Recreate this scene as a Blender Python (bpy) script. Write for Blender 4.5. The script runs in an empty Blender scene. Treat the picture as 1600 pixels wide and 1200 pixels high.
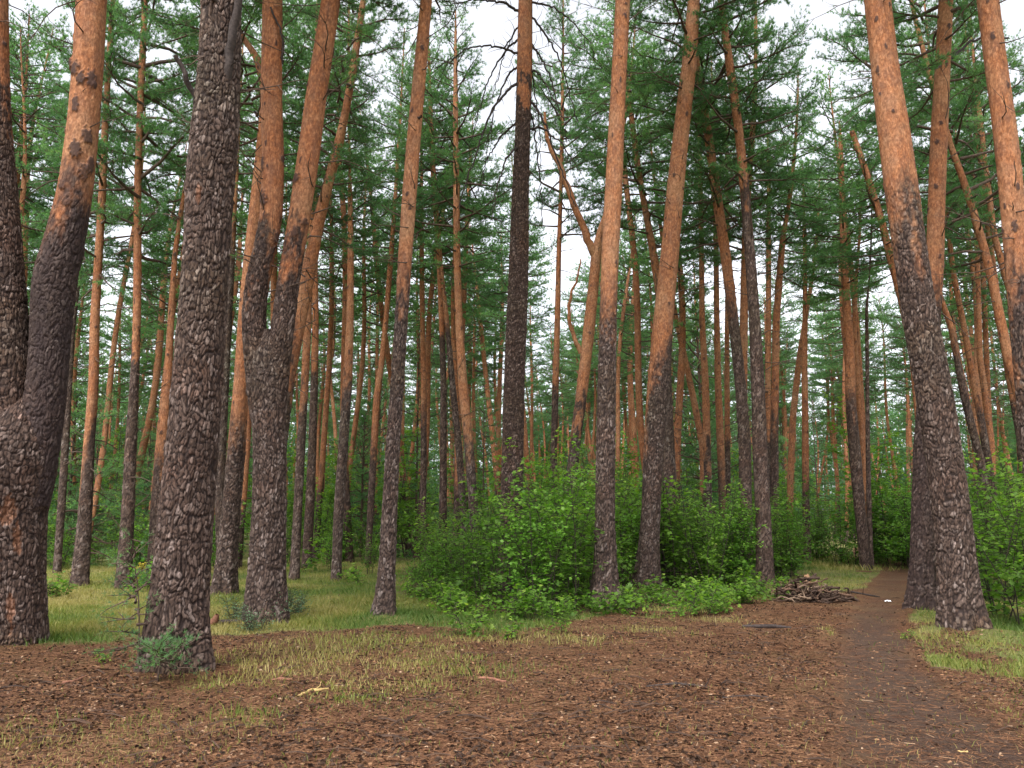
import bpy, math, random
import numpy as np
from mathutils import Vector, Matrix, Quaternion

# ------------------------------------------------------------------ camera, world, sun
F_PX, CAM_H, PITCH = 1300.0, 1.6, math.radians(9.18)
sc = bpy.context.scene
cam_d = bpy.data.cameras.new('camera')
cam = bpy.data.objects.new('camera', cam_d)
sc.collection.objects.link(cam)
cam_d.sensor_width = 36.0
cam_d.lens = F_PX / 1600.0 * 36.0
cam_d.clip_end = 3000
cam.location = (0, 0, CAM_H)
cam.rotation_euler = (math.radians(90) + PITCH, 0, 0)
sc.camera = cam

world = bpy.data.worlds.new('World'); sc.world = world
world.use_nodes = True
wn = world.node_tree.nodes; wl = world.node_tree.links
for n in list(wn): wn.remove(n)
SUN_EL, SUN_ROT = math.radians(58), math.radians(205)
sky = wn.new('ShaderNodeTexSky'); sky.sky_type = 'NISHITA'; sky.sun_disc = False
sky.sun_elevation = SUN_EL; sky.sun_rotation = SUN_ROT; sky.dust_density = 3.0
hs = wn.new('ShaderNodeHueSaturation'); hs.inputs['Saturation'].default_value = 0.12
tc = wn.new('ShaderNodeTexCoord'); cn = wn.new('ShaderNodeTexNoise')
cn.inputs['Scale'].default_value = 2.2; cn.inputs['Detail'].default_value = 5
cr = wn.new('ShaderNodeValToRGB')
cr.color_ramp.elements[0].position = 0.3; cr.color_ramp.elements[0].color = (0.84, 0.86, 0.92, 1)
cr.color_ramp.elements[1].position = 0.75; cr.color_ramp.elements[1].color = (1.1, 1.1, 1.12, 1)
mx = wn.new('ShaderNodeMix'); mx.data_type = 'RGBA'; mx.blend_type = 'MULTIPLY'; mx.inputs[0].default_value = 1.0
bg = wn.new('ShaderNodeBackground'); bg.inputs['Strength'].default_value = 0.15
wo = wn.new('ShaderNodeOutputWorld')
wl.new(sky.outputs[0], hs.inputs['Color'])
wl.new(tc.outputs['Generated'], cn.inputs['Vector'])
wl.new(cn.outputs['Fac'], cr.inputs[0])
wl.new(hs.outputs[0], mx.inputs[6]); wl.new(cr.outputs[0], mx.inputs[7])
wl.new(mx.outputs[2], bg.inputs['Color']); wl.new(bg.outputs[0], wo.inputs[0])

sun_d = bpy.data.lights.new('sun', 'SUN'); sun_d.energy = 1.0; sun_d.angle = math.radians(25)
sun_d.color = (1.0, 0.95, 0.88)
sun = bpy.data.objects.new('sun', sun_d); sc.collection.objects.link(sun)
# direction TO the sun: behind the camera, to the left, high up
sx, sy, sz = (math.sin(SUN_ROT) * math.cos(SUN_EL), math.cos(SUN_ROT) * math.cos(SUN_EL), math.sin(SUN_EL))
sun.rotation_euler = Vector((sx, sy, sz)).to_track_quat('Z', 'Y').to_euler()
sun.location = (sx * 60, sy * 60, sz * 60)

sc.view_settings.view_transform = 'Standard'; sc.view_settings.look = 'None'
sc.view_settings.exposure = 1.52; sc.view_settings.gamma = 1.0
sc.view_settings.use_curve_mapping = False
sc.render.engine = 'CYCLES'
sc.cycles.max_bounces = 6; sc.cycles.diffuse_bounces = 4; sc.cycles.glossy_bounces = 2
sc.cycles.transmission_bounces = 4; sc.cycles.transparent_max_bounces = 4
sc.cycles.use_denoising = True

# ------------------------------------------------------------------ maths helpers
CP, SP = math.cos(PITCH), math.sin(PITCH)
def ray(px, py):
    x = (px - 800) / F_PX; y = -(py - 600) / F_PX
    return np.array([x, CP - y * SP, SP + y * CP])
def at(px, py, Y):
    r = ray(px, py); t = Y / r[1]
    return np.array([0, 0, CAM_H]) + r * t
def grd(px, py):
    r = ray(px, py); t = -CAM_H / r[2]
    return np.array([r[0] * t, r[1] * t])
def fdepth(P): return P[1] * CP + (P[2] - CAM_H) * SP

def hsh(i, j, k, seed):
    h = (i.astype(np.int64) * 374761393 + j.astype(np.int64) * 668265263 + k.astype(np.int64) * 2147483647 + seed * 974634777) & 0xFFFFFFFF
    h = ((h ^ (h >> 13)) * 1274126177) & 0xFFFFFFFF
    h = ((h ^ (h >> 15)) * 2246822519) & 0xFFFFFFFF
    h = h ^ (h >> 16)
    return (h & 0xFFFFFF) / float(0xFFFFFF)
def vnoise(x, y, z, seed=0):
    x, y, z = np.broadcast_arrays(np.asarray(x, float), np.asarray(y, float), np.asarray(z, float))
    i, j, k = np.floor(x), np.floor(y), np.floor(z)
    fx, fy, fz = x - i, y - j, z - k
    fx, fy, fz = [f * f * (3 - 2 * f) for f in (fx, fy, fz)]
    r = 0
    for a in (0, 1):
        for b in (0, 1):
            for c in (0, 1):
                w = (fx if a else 1 - fx) * (fy if b else 1 - fy) * (fz if c else 1 - fz)
                r = r + w * hsh(i + a, j + b, k + c, seed)
    return r
def fbm(x, y, z, seed=0, o=3):
    r, a, s = 0, 1.0, 0
    for q in range(o):
        r = r + a * vnoise(x * 2 ** q, y * 2 ** q, z * 2 ** q, seed + q * 7); s += a; a *= .5
    return r / s
def sstep(a, b, x):
    t = np.clip((x - a) / (b - a), 0, 1); return t * t * (3 - 2 * t)
def unit(v): return v / np.maximum(np.linalg.norm(v, axis=-1, keepdims=True), 1e-9)

# ------------------------------------------------------------------ ground layout (world metres)
def W(pts): return np.array([grd(*p) for p in pts])
LITTER = np.vstack([W([(-700, 1045), (-200, 1022), (60, 1014), (225, 1006), (330, 988), (440, 985), (560, 983), (640, 975), (730, 988), (850, 985),
    (960, 968), (1100, 957), (1180, 935), (1250, 925), (1330, 922), (1365, 902), (1405, 886), (1428, 886), (1428, 925), (1415, 960), (1440, 1000), (1440, 1045), (1500, 1085), (1650, 1140)]),
    np.array([[6, 4], [9, -9], [-9, -9], [-14, 5]])])
PATH_C = np.vstack([np.array([[2.9, -6.0], [3.2, 0.5]]), W([(1490, 1200), (1415, 1110), (1372, 1030), (1362, 985), (1378, 940), (1398, 905), (1410, 887)]), np.array([[15.0, 36.0], [20.0, 48.0]])])
PATH_W = np.array([1.15, 1.15, 1.0, 0.7, 0.52, 0.48, 0.46, 0.5, 0.55, .6, .6])
THICKET = W([(640, 925), (720, 950), (800, 962), (960, 955), (1100, 945), (1190, 925), (1225, 905), (1240, 890), (1250, 872), (700, 872), (640, 890)])
PATCH = [(grd(560, 1015), 2.0), (grd(650, 1040), 1.4), (grd(470, 1045), 1.4), (grd(60, 1170), 1.2), (grd(180, 1175), .5), (grd(740, 1000), 1.2), (grd(380, 1130), .4),
         (grd(1310, 1150), .3), (grd(350, 1070), .5), (grd(1320, 1090), .35), (grd(850, 1000), 1.1), (grd(-60, 1185), 1.2), (grd(600, 1080), 1.1), (grd(1000, 985), .9), (grd(1440, 1010), .8), (grd(1120, 965), .8)]
def poly_sd(X, Y, poly):
    d = np.full(X.shape, 1e9); ins = np.zeros(X.shape, bool)
    n = len(poly)
    for a in range(n):
        x1, y1 = poly[a]; x2, y2 = poly[(a + 1) % n]
        ex, ey = x2 - x1, y2 - y1
        t = np.clip(((X - x1) * ex + (Y - y1) * ey) / (ex * ex + ey * ey), 0, 1)
        d = np.minimum(d, np.hypot(X - x1 - t * ex, Y - y1 - t * ey))
        c = (y1 > Y) != (y2 > Y)
        with np.errstate(divide='ignore', invalid='ignore'):
            xi = (x2 - x1) * (Y - y1) / (y2 - y1) + x1
        ins ^= c & (X < xi)
    return np.where(ins, -d, d)
def path_q(X, Y):
    best = np.full(X.shape, 1e9)
    for a in range(len(PATH_C) - 1):
        x1, y1 = PATH_C[a]; x2, y2 = PATH_C[a + 1]; ex, ey = x2 - x1, y2 - y1
        t = np.clip(((X - x1) * ex + (Y - y1) * ey) / (ex * ex + ey * ey), 0, 1)
        w = PATH_W[a] * (1 - t) + PATH_W[a + 1] * t
        best = np.minimum(best, np.hypot(X - x1 - t * ex, Y - y1 - t * ey) / w)
    return best                                   # 1 at the path's edge
MOUNDS = [(grd(*p), r) for p, r in [((18, 1012), .62), ((277, 1055), .5), ((415, 976), .45), ((350, 931), .35), ((600, 966), .35), ((945, 950), .4), ((1010, 921), .4), ((1503, 987), .5), ((1440, 959), .42), ((1196, 917), .4)]]
def gh(X, Y):
    X = np.asarray(X, float); Y = np.asarray(Y, float); md = 0
    for c, r in MOUNDS: md = md + .09 * np.exp(-((X - c[0]) ** 2 + (Y - c[1]) ** 2) / (r * r))
    h = (fbm(X * .5, Y * .5, 0, 3) - .5) * .10 + (vnoise(X * 2.3, Y * 2.3, 0, 9) - .5) * .03
    h = h * np.clip(np.hypot(X, Y) / 6, .3, 1)
    return h + md - .03 * (1 - sstep(.5, 1.1, path_q(X, Y)))
def grass_mask(X, Y):
    sd = poly_sd(X, Y, LITTER)
    n = (fbm(X * 1.1, Y * 1.1, 0, 21) - .5) * 3.2
    g = sstep(-.7, .9, sd + n)
    for c, r in PATCH:
        dd = np.hypot(X - c[0], Y - c[1]) / r + (fbm(X * 3, Y * 3, 0, 5) - .5) * 1.2
        g = np.maximum(g, .42 * (1 - sstep(.2, 1.3, dd)))
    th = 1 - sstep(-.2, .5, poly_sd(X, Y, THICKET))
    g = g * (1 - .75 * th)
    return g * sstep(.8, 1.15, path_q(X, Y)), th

# ------------------------------------------------------------------ materials
def nodes(name):
    m = bpy.data.materials.new(name); m.use_nodes = True
    nt = m.node_tree; b = nt.nodes['Principled BSDF']
    return m, nt, b
def N(nt, t, **kw):
    n = nt.nodes.new(t)
    for k, v in kw.items():
        if k in n.inputs: n.inputs[k].default_value = v
        else: setattr(n, k, v)
    return n
def attr(nt, name): return N(nt, 'ShaderNodeAttribute', attribute_name=name).outputs['Fac']
def ramp(nt, fac, stops):
    r = nt.nodes.new('ShaderNodeValToRGB'); e = r.color_ramp.elements
    while len(e) < len(stops): e.new(0.5)
    for q, (p, c) in enumerate(stops):
        e[q].position = p; e[q].color = (*c, 1)
    nt.links.new(fac, r.inputs[0]); return r.outputs[0]
def mix(nt, fac, a, b, mode='MIX'):
    m = nt.nodes.new('ShaderNodeMix'); m.data_type = 'RGBA'; m.blend_type = mode
    for sock, v in ((0, fac), (6, a), (7, b)):
        if isinstance(v, (int, float)): m.inputs[sock].default_value = v
        elif isinstance(v, tuple): m.inputs[sock].default_value = (*v, 1)
        else: nt.links.new(v, m.inputs[sock])
    return m.outputs[2]
def mth(nt, op, a, b=None, clamp=False):
    m = nt.nodes.new('ShaderNodeMath'); m.operation = op; m.use_clamp = clamp
    for q, v in enumerate((a, b)):
        if v is None: continue
        if isinstance(v, (int, float)): m.inputs[q].default_value = v
        else: nt.links.new(v, m.inputs[q])
    return m.outputs[0]
def noise(nt, scale, detail=4, stretch=None, rough=.6):
    t = N(nt, 'ShaderNodeTexCoord'); mp = N(nt, 'ShaderNodeMapping')
    if stretch: mp.inputs['Scale'].default_value = stretch
    n = N(nt, 'ShaderNodeTexNoise', Scale=scale, Detail=detail, Roughness=rough)
    nt.links.new(t.outputs['Object'], mp.inputs[0]); nt.links.new(mp.outputs[0], n.inputs['Vector'])
    return n.outputs['Fac']
def bump(nt, b, h, strength, dist):
    bp = N(nt, 'ShaderNodeBump', Strength=strength, Distance=dist)
    nt.links.new(h, bp.inputs['Height']); nt.links.new(bp.outputs[0], b.inputs['Normal'])

def mat_bark():
    m, nt, b = nodes('pine_bark'); L = nt.links
    crack, cell, org, dark = [attr(nt, a) for a in ('crack', 'cell', 'orange', 'dark')]
    f1 = noise(nt, 30, 5, (1, 1, .35)); f2 = noise(nt, 90, 3); f3 = noise(nt, 2.2, 3)
    tcb = N(nt, 'ShaderNodeTexCoord'); mpb = N(nt, 'ShaderNodeMapping'); mpb.inputs['Scale'].default_value = (1, 1, .42)
    vb = N(nt, 'ShaderNodeTexVoronoi', Scale=46.0); L.new(tcb.outputs['Object'], mpb.inputs[0]); L.new(mpb.outputs[0], vb.inputs['Vector'])
    big = noise(nt, 1.3, 4); mott = noise(nt, 7, 5, (1, 1, .5), .7)
    plate = ramp(nt, cell, [(0, (.044, .031, .024)), (.45, (.078, .057, .047)), (.7, (.118, .091, .077)), (.88, (.165, .136, .121)), (1, (.23, .198, .183))])
    plate = mix(nt, mth(nt, 'MULTIPLY', f3, .5), plate, (.085, .054, .040))
    plate = mix(nt, .8, plate, ramp(nt, f1, [(.28, (.3, .27, .25)), (.72, (1.7, 1.62, 1.6))]), 'MULTIPLY')
    plate = mix(nt, .55, plate, ramp(nt, vb.outputs['Color'], [(.1, (.5, .48, .46)), (.9, (1.5, 1.48, 1.46))]), 'MULTIPLY')
    plate = mix(nt, ramp(nt, noise(nt, .55, 3), [(.5, (0, 0, 0)), (.72, (.65, .65, .65))]), plate, mix(nt, 1.0, plate, (.80, 1.0, .72), 'MULTIPLY'))
    plate = mix(nt, ramp(nt, noise(nt, 1.1, 4), [(.52, (0, 0, 0)), (.74, (.8, .8, .8))]), plate, mix(nt, 1.0, plate, (1.25, .92, .75), 'MULTIPLY'))
    crk = ramp(nt, crack, [(0.05, (0, 0, 0)), (.5, (1, 1, 1))])
    low = mix(nt, crk, (.022, .014, .012), plate)
    hi = ramp(nt, f1, [(.2, (.15, .055, .024)), (.5, (.36, .150, .064)), (.8, (.55, .29, .15))])
    hi = mix(nt, ramp(nt, mott, [(.42, (0, 0, 0)), (.7, (.8, .8, .8))]), hi, (.22, .125, .085))
    hi = mix(nt, ramp(nt, big, [(.45, (0, 0, 0)), (.75, (.8, .8, .8))]), hi, (.42, .25, .14))
    hi = mix(nt, .7, hi, ramp(nt, noise(nt, 18, 4, (1, 1, .8), .75), [(.3, (.45, .38, .35)), (.52, (1, 1, 1)), (.72, (1.45, 1.5, 1.5))]), 'MULTIPLY')
    hi = mix(nt, .6, hi, ramp(nt, vb.outputs['Color'], [(.1, (.6, .52, .48)), (.9, (1.35, 1.35, 1.35))]), 'MULTIPLY')
    hi = mix(nt, mth(nt, 'MULTIPLY', mth(nt, 'SUBTRACT', 1.0, crk), .35), hi, (.13, .055, .03))
    hi = mix(nt, .35, hi, ramp(nt, cell, [(0, (.62, .5, .42)), (1, (1.3, 1.3, 1.28))]), 'MULTIPLY')
    col = mix(nt, org, low, hi)
    col = mix(nt, dark, col, (.035, .024, .024))
    oi = N(nt, 'ShaderNodeObjectInfo')
    col = mix(nt, .8, col, ramp(nt, oi.outputs['Random'], [(0, (.93, .83, .78)), (.5, (1, .95, .92)), (1, (1.12, 1.14, 1.16))]), 'MULTIPLY')
    L.new(col, b.inputs['Base Color']); b.inputs['Roughness'].default_value = .85
    b.inputs['Specular IOR Level'].default_value = .25
    bump(nt, b, mth(nt, 'ADD', mth(nt, 'MULTIPLY', f1, .7), mth(nt, 'MULTIPLY', f2, .4)), .9, .012)
    return m
def mat_leaf(name, stops, transl=.35, objvar=((.75, .8, .75), (1.2, 1.15, 1.1)), rough=.55):
    m, nt, b = nodes(name); L = nt.links
    col = ramp(nt, attr(nt, 'rnd'), stops)
    oi = N(nt, 'ShaderNodeObjectInfo')
    col = mix(nt, 1.0, col, ramp(nt, oi.outputs['Random'], [(0, objvar[0]), (1, objvar[1])]), 'MULTIPLY')
    L.new(col, b.inputs['Base Color']); b.inputs['Roughness'].default_value = rough
    b.inputs['Specular IOR Level'].default_value = .35
    tr = N(nt, 'ShaderNodeBsdfTranslucent'); L.new(mix(nt, 1.0, col, (1.3, 1.5, .7), 'MULTIPLY'), tr.inputs['Color'])
    ms = N(nt, 'ShaderNodeMixShader'); ms.inputs[0].default_value = transl
    L.new(b.outputs[0], ms.inputs[1]); L.new(tr.outputs[0], ms.inputs[2])
    L.new(ms.outputs[0], nt.nodes['Material Output'].inputs[0])
    return m
def mat_simple(name, stops, scale=20, rough=.85, stretch=None, bmp=.5):
    m, nt, b = nodes(name)
    f = noise(nt, scale, 5, stretch)
    col = ramp(nt, f, stops)
    nt.links.new(col, b.inputs['Base Color']); b.inputs['Roughness'].default_value = rough
    b.inputs['Specular IOR Level'].default_value = .3
    bump(nt, b, f, bmp, .01); return m
def mat_rnd(name, stops, rough=.85):
    m, nt, b = nodes(name)
    nt.links.new(ramp(nt, attr(nt, 'rnd'), stops), b.inputs['Base Color'])
    b.inputs['Roughness'].default_value = rough; b.inputs['Specular IOR Level'].default_value = .25
    return m
def mat_ground():
    m, nt, b = nodes('forest_ground'); L = nt.links
    g, th, pth = [attr(nt, a) for a in ('grass', 'thicket', 'path')]
    big = noise(nt, .9, 4); mid = noise(nt, 6, 5); fine = noise(nt, 45, 6, None, .75); vf = noise(nt, 160, 3, None, .7)
    vor = N(nt, 'ShaderNodeTexVoronoi', Scale=26.0); tcn = N(nt, 'ShaderNodeTexCoord'); L.new(tcn.outputs['Object'], vor.inputs['Vector'])
    lit = ramp(nt, fine, [(.28, (.032, .015, .009)), (.5, (.112, .053, .027)), (.72, (.235, .122, .060))])
    lit = mix(nt, .5, lit, ramp(nt, vor.outputs['Color'], [(0, (.55, .5, .5)), (1, (1.45, 1.4, 1.35))]), 'MULTIPLY')
    lit = mix(nt, ramp(nt, big, [(.42, (0, 0, 0)), (.66, (.45, .45, .45))]), lit, (.17, .115, .055))
    lit = mix(nt, ramp(nt, vf, [(.64, (0, 0, 0)), (.74, (.8, .8, .8))]), lit, (.30, .19, .11))
    soil = ramp(nt, fine, [(.25, (.030, .020, .016)), (.55, (.068, .045, .035)), (.8, (.13, .088, .065))])
    gr = ramp(nt, mid, [(.3, (.085, .105, .03)), (.55, (.17, .165, .055)), (.8, (.27, .22, .09))])
    gr = mix(nt, .6, gr, ramp(nt, fine, [(.2, (.5, .5, .5)), (.8, (1.4, 1.4, 1.4))]), 'MULTIPLY')
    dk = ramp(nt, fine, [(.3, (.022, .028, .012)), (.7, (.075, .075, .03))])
    jit = mth(nt, 'MULTIPLY', mth(nt, 'SUBTRACT', fine, .5), 1.2)
    pm = ramp(nt, mth(nt, 'ADD', pth, mth(nt, 'ADD', mth(nt, 'MULTIPLY', mth(nt, 'SUBTRACT', mid, .5), .8), mth(nt, 'MULTIPLY', jit, .5))), [(.15, (0, 0, 0)), (.9, (.78, .78, .78))])
    gm = ramp(nt, mth(nt, 'ADD', g, jit), [(.3, (0, 0, 0)), (.7, (1, 1, 1))])
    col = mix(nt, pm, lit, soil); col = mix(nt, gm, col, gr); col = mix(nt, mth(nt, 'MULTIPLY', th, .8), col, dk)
    L.new(col, b.inputs['Base Color']); b.inputs['Roughness'].default_value = .95
    b.inputs['Specular IOR Level'].default_value = .15
    bump(nt, b, mth(nt, 'ADD', fine, mth(nt, 'MULTIPLY', mid, .6)), 1.0, .03)
    return m
BARK = mat_bark()
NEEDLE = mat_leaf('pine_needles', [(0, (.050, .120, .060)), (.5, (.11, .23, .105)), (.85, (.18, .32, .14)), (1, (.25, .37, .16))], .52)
WOOD = mat_simple('branch_bark', [(.3, (.04, .026, .02)), (.7, (.13, .085, .06))], 25)
DEADW = mat_simple('dead_wood', [(.3, (.022, .016, .014)), (.7, (.07, .052, .045))], 30)
LEAF = mat_leaf('broad_leaves', [(0, (.065, .13, .022)), (.5, (.13, .25, .036)), (.85, (.22, .35, .055)), (1, (.33, .40, .08))], .52)
LEAFB = mat_leaf('bright_leaves', [(0, (.060, .150, .020)), (.5, (.13, .28, .035)), (1, (.26, .40, .07))], .45)
LEAFG = mat_leaf('bluish_leaves', [(0, (.05, .10, .05)), (.5, (.10, .18, .095)), (1, (.2, .28, .17))], .3)
YLEAF = mat_leaf('yellow_leaves', [(0, (.35, .28, .03)), (1, (.6, .45, .06))], .4)
STEM = mat_simple('shrub_stem', [(.3, (.02, .016, .012)), (.7, (.07, .05, .04))], 40)
GRASS = mat_leaf('grass_blades', [(0, (.09, .155, .03)), (.35, (.18, .22, .045)), (.7, (.29, .27, .075)), (1, (.38, .31, .12))], .3, ((1, 1, 1), (1, 1, 1)))
CONE = mat_rnd('cone_scales', [(0, (.030, .018, .013)), (.6, (.085, .048, .030)), (1, (.19, .11, .07))])
FLAKE = mat_rnd('fallen_flakes', [(0, (.06, .025, .013)), (.6, (.17, .078, .036)), (.9, (.27, .145, .073)), (1, (.36, .24, .15))])
GROUND = mat_ground()

# ------------------------------------------------------------------ mesh building
def build(name, chunks, mats, smooth=False):
    """chunks: (verts Nx3, faces Fxk, rnd F or None, material index)"""
    me = bpy.data.meshes.new(name)
    V = np.concatenate([c[0] for c in chunks]).astype(np.float32)
    off = 0; li = []; ls = []; lt = []; mi = []; rn = []; lo = 0
    for v, f, r, mt in chunks:
        f = np.asarray(f); F, k = f.shape
        li.append((f + off).ravel()); ls.append(lo + np.arange(F) * k); lt.append(np.full(F, k)); mi.append(np.full(F, mt))
        rn.append(np.full(F, .5) if r is None else r); off += len(v); lo += F * k
    li = np.concatenate(li).astype(np.int32); ls = np.concatenate(ls).astype(np.int32); mi = np.concatenate(mi).astype(np.int32)
    me.vertices.add(len(V)); me.vertices.foreach_set('co', V.ravel())
    me.loops.add(len(li)); me.loops.foreach_set('vertex_index', li)
    me.polygons.add(len(ls)); me.polygons.foreach_set('loop_start', ls)
    me.polygons.foreach_set('material_index', mi)
    if smooth: me.polygons.foreach_set('use_smooth', np.ones(len(ls), bool))
    a = me.attributes.new('rnd', 'FLOAT', 'FACE'); a.data.foreach_set('value', np.concatenate(rn).astype(np.float32))
    for m in mats: me.materials.append(m)
    me.update(calc_edges=True)
    return me
def vattr(me, name, vals):
    a = me.attributes.new(name, 'FLOAT', 'POINT'); a.data.foreach_set('value', np.asarray(vals, np.float32).ravel())
def link(name, data, parent=None, loc=None, label=None, cat=None, group=None, kind=None):
    o = bpy.data.objects.new(name, data); sc.collection.objects.link(o)
    if loc is not None: o.location = [float(q) for q in loc]
    if parent: o.parent = parent
    for k, v in (('label', label), ('category', cat), ('group', group), ('kind', kind)):
        if v: o[k] = v
    return o
def tube(P, R, n=6, cap=True):
    P = np.asarray(P, float); R = np.broadcast_to(np.asarray(R, float), (len(P),))
    T = unit(np.gradient(P, axis=0)); ref = np.array([0, 0, 1.]) if abs(T[0, 2]) < .8 else np.array([1., 0, 0])
    A = unit(np.cross(T, ref)); B = np.cross(T, A)
    a = np.arange(n) * 2 * math.pi / n
    V = P[:, None] + R[:, None, None] * (np.cos(a)[None, :, None] * A[:, None] + np.sin(a)[None, :, None] * B[:, None])
    V = V.reshape(-1, 3); k = len(P); i = np.arange(k - 1)[:, None] * n; j = np.arange(n)[None]; j2 = (j + 1) % n
    f = np.stack([i + j, i + j2, i + n + j2, i + n + j], -1).reshape(-1, 4)
    return V, f
def merge(tb):
    off = 0; vs = []; fs = []
    for v, f in tb: vs.append(v); fs.append(f + off); off += len(v)
    return np.concatenate(vs), np.concatenate(fs)
def wiggle(rng, p0, d, L, n, amp, droop=0.0):
    P = [np.array(p0, float)]; d = np.array(d, float); d /= np.linalg.norm(d)
    for q in range(n):
        d = d + rng.normal(0, amp, 3) + np.array([0, 0, droop]); d /= np.linalg.norm(d)
        P.append(P[-1] + d * L / n)
    return np.array(P)

# ------------------------------------------------------------------ trunks
def trunk(name, C, R, zt, res_u, res_v, seed, z_fine=1e9, flare=.3, patches=0, orange_side=None, cellw=.036, cellh=.085, sd0=0.0, pale=(), darken=0.0):
    """C: centre line (local), R: radii, zt: height where thin orange bark starts; returns mesh"""
    rng = np.random.default_rng(seed)
    C = np.asarray(C, float); R = np.asarray(R, float)
    s = np.concatenate([[0], np.cumsum(np.linalg.norm(np.diff(C, axis=0), axis=1))])
    ss = [0.0]
    while ss[-1] < s[-1]:
        z = np.interp(ss[-1], s, C[:, 2]); ss.append(ss[-1] + (res_v if z < z_fine else res_v * 6))
    ss = np.array(ss); ss[-1] = s[-1]
    # smooth centre line (monotone smoothing by repeated averaging of a dense resample)
    dense = np.linspace(0, s[-1], 400)
    D = np.stack([np.interp(dense, s, C[:, q]) for q in range(3)] + [np.interp(dense, s, R)], -1)
    kw = 13; pad = np.concatenate([np.repeat(D[:1], kw // 2, 0) , D, np.repeat(D[-1:], kw // 2, 0)])
    lin = np.linspace(-(kw // 2), -1, kw // 2)[:, None]
    pad[:kw // 2] = D[0] + lin * (D[1] - D[0]); pad[-(kw // 2):] = D[-1] - lin[::-1] * (D[-1] - D[-2])
    D = np.stack([np.convolve(pad[:, q], np.ones(kw) / kw, 'valid') for q in range(4)], -1)
    P = np.stack([np.interp(ss, dense, D[:, q]) for q in range(3)], -1); r = np.interp(ss, dense, D[:, 3])
    T = unit(np.gradient(P, ss, axis=0)); A = unit(np.cross(np.array([0, 1., 0]), T)); B = np.cross(T, A)
    nu = max(10, int(2 * math.pi * r[len(r) // 6] / res_u)); a = np.arange(nu) * 2 * math.pi / nu
    S, AA = np.meshgrid(ss + sd0, a, indexing='ij'); RR = r[:, None]
    ca, sa = np.cos(AA), np.sin(AA); Z = P[:, 2][:, None] + 0 * AA
    # plates
    Nu = max(5, round(2 * math.pi * float(np.mean(r[:len(r) // 2])) / cellw)); cw = 2 * math.pi * RR / Nu
    dn = vnoise(ca * 3, sa * 3, S * 4, seed); dn2 = vnoise(ca * 3 + 9, sa * 3, S * 4, seed + 1)
    fn = vnoise(ca * RR * 40, sa * RR * 40, S * 30, seed + 4)
    U = AA / (2 * math.pi) * Nu + (dn - .5) * 2.2 + (fn - .5) * .5; Vv = S / cellh + (dn2 - .5) * 2.0 + (fn - .5) * .5
    U = U + .35 * np.sin(Vv * 1.3 + dn * 5)
    iu, iv = np.floor(U), np.floor(Vv); F1 = np.full(U.shape, 9.); F2 = F1.copy(); cell = F1.copy()
    for du in (-1, 0, 1):
        for dv in (-1, 0, 1):
            ci = iu + du; cj = iv + dv; cm = np.mod(ci, Nu)
            px = ci + .15 + .7 * hsh(cm, cj, cm * 0, seed + 11); py = cj + .15 + .7 * hsh(cm, cj, cm * 0 + 1, seed + 12)
            d = np.hypot((U - px), (Vv - py)); h = hsh(cm, cj, cm * 0 + 2, seed + 13)
            new = d < F1; F2 = np.where(new, F1, np.minimum(F2, d)); cell = np.where(new, h, cell); F1 = np.where(new, d, F1)
    crack = np.clip((F2 - F1) * 1.5, 0, 1)
    # orange / grey change
    en = (fbm(ca * RR * 5, sa * RR * 5, S * 1.6, seed + 20) - .5) * 3.0
    e2 = (vnoise(ca * RR * 26, sa * RR * 26, S * 16, seed + 22) - .5) * .6
    side = 0 if orange_side is None else orange_side[1] * np.cos(AA - orange_side[0])
    wdt = rng.uniform(.12, .9); en = en * rng.uniform(.45, 1.3)
    org = sstep(-wdt, wdt, Z - zt + en + e2 * 1.5 + side)
    tone = sstep(-2.2, .3, Z - zt) * (1 - org)
    thick = 1 - .88 * sstep(-.8, .6, Z - zt + en * .5)
    rr = RR * (1 + flare * np.exp(-np.maximum(Z - .10, 0) / (.45 * r[0] / .2)) * (1 + .8 * np.cos(5 * AA + seed) + .4 * np.cos(3 * AA + 2 * seed))) 
    rr = rr * (1 + .06 * (fbm(ca * 1.2, sa * 1.2, S * .5, seed + 30) - .5) * 2)
    amp = min(.016, .09 * r[0])
    if res_u < .02:
        Nu2 = max(4, Nu // 2); U2 = AA / (2 * math.pi) * Nu2 + (dn - .5) * 1.4; V2 = S / (cellh * 3.2) + (dn2 - .5) * 1.2; i2, j2_ = np.floor(U2), np.floor(V2); G1 = np.full(U.shape, 9.); G2 = G1.copy()
        for du in (-1, 0, 1):
            for dv in (-1, 0, 1):
                ci = i2 + du; cj = j2_ + dv; cm = np.mod(ci, Nu2); d = np.hypot(U2 - ci - .15 - .7 * hsh(cm, cj, cm * 0, seed + 51), V2 - cj - .15 - .7 * hsh(cm, cj, cm * 0 + 1, seed + 52))
                G2 = np.where(d < G1, G1, np.minimum(G2, d)); G1 = np.minimum(G1, d)
        fur = sstep(.0, .22, G2 - G1); crack = crack * (.25 + .75 * fur); rr = rr - thick * amp * .9 * (1 - fur)
    rr = rr + thick * amp * (sstep(0, .28, crack) * (.55 + .55 * cell + .5 * (fn - .5)) - 1.0) + (1 - thick) * .004 * (fn - .5)
    # knots: dark bumps at old branch whorls, mostly in the orange part
    dark = np.zeros(U.shape)
    kz = 1.0
    zmax = P[-1, 2]
    ks = []
    while kz < zmax:
        kz += rng.uniform(.22, .5)
        ks.append((kz, rng.uniform(0, 2 * math.pi), rng.uniform(.02, .046), rng.uniform(.035, .09)))
    for q in range(patches): ks.append((zt + rng.uniform(-.4, 2.2), rng.uniform(3.6, 6.0), rng.uniform(.05, .085), rng.uniform(.08, .16)))
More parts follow.
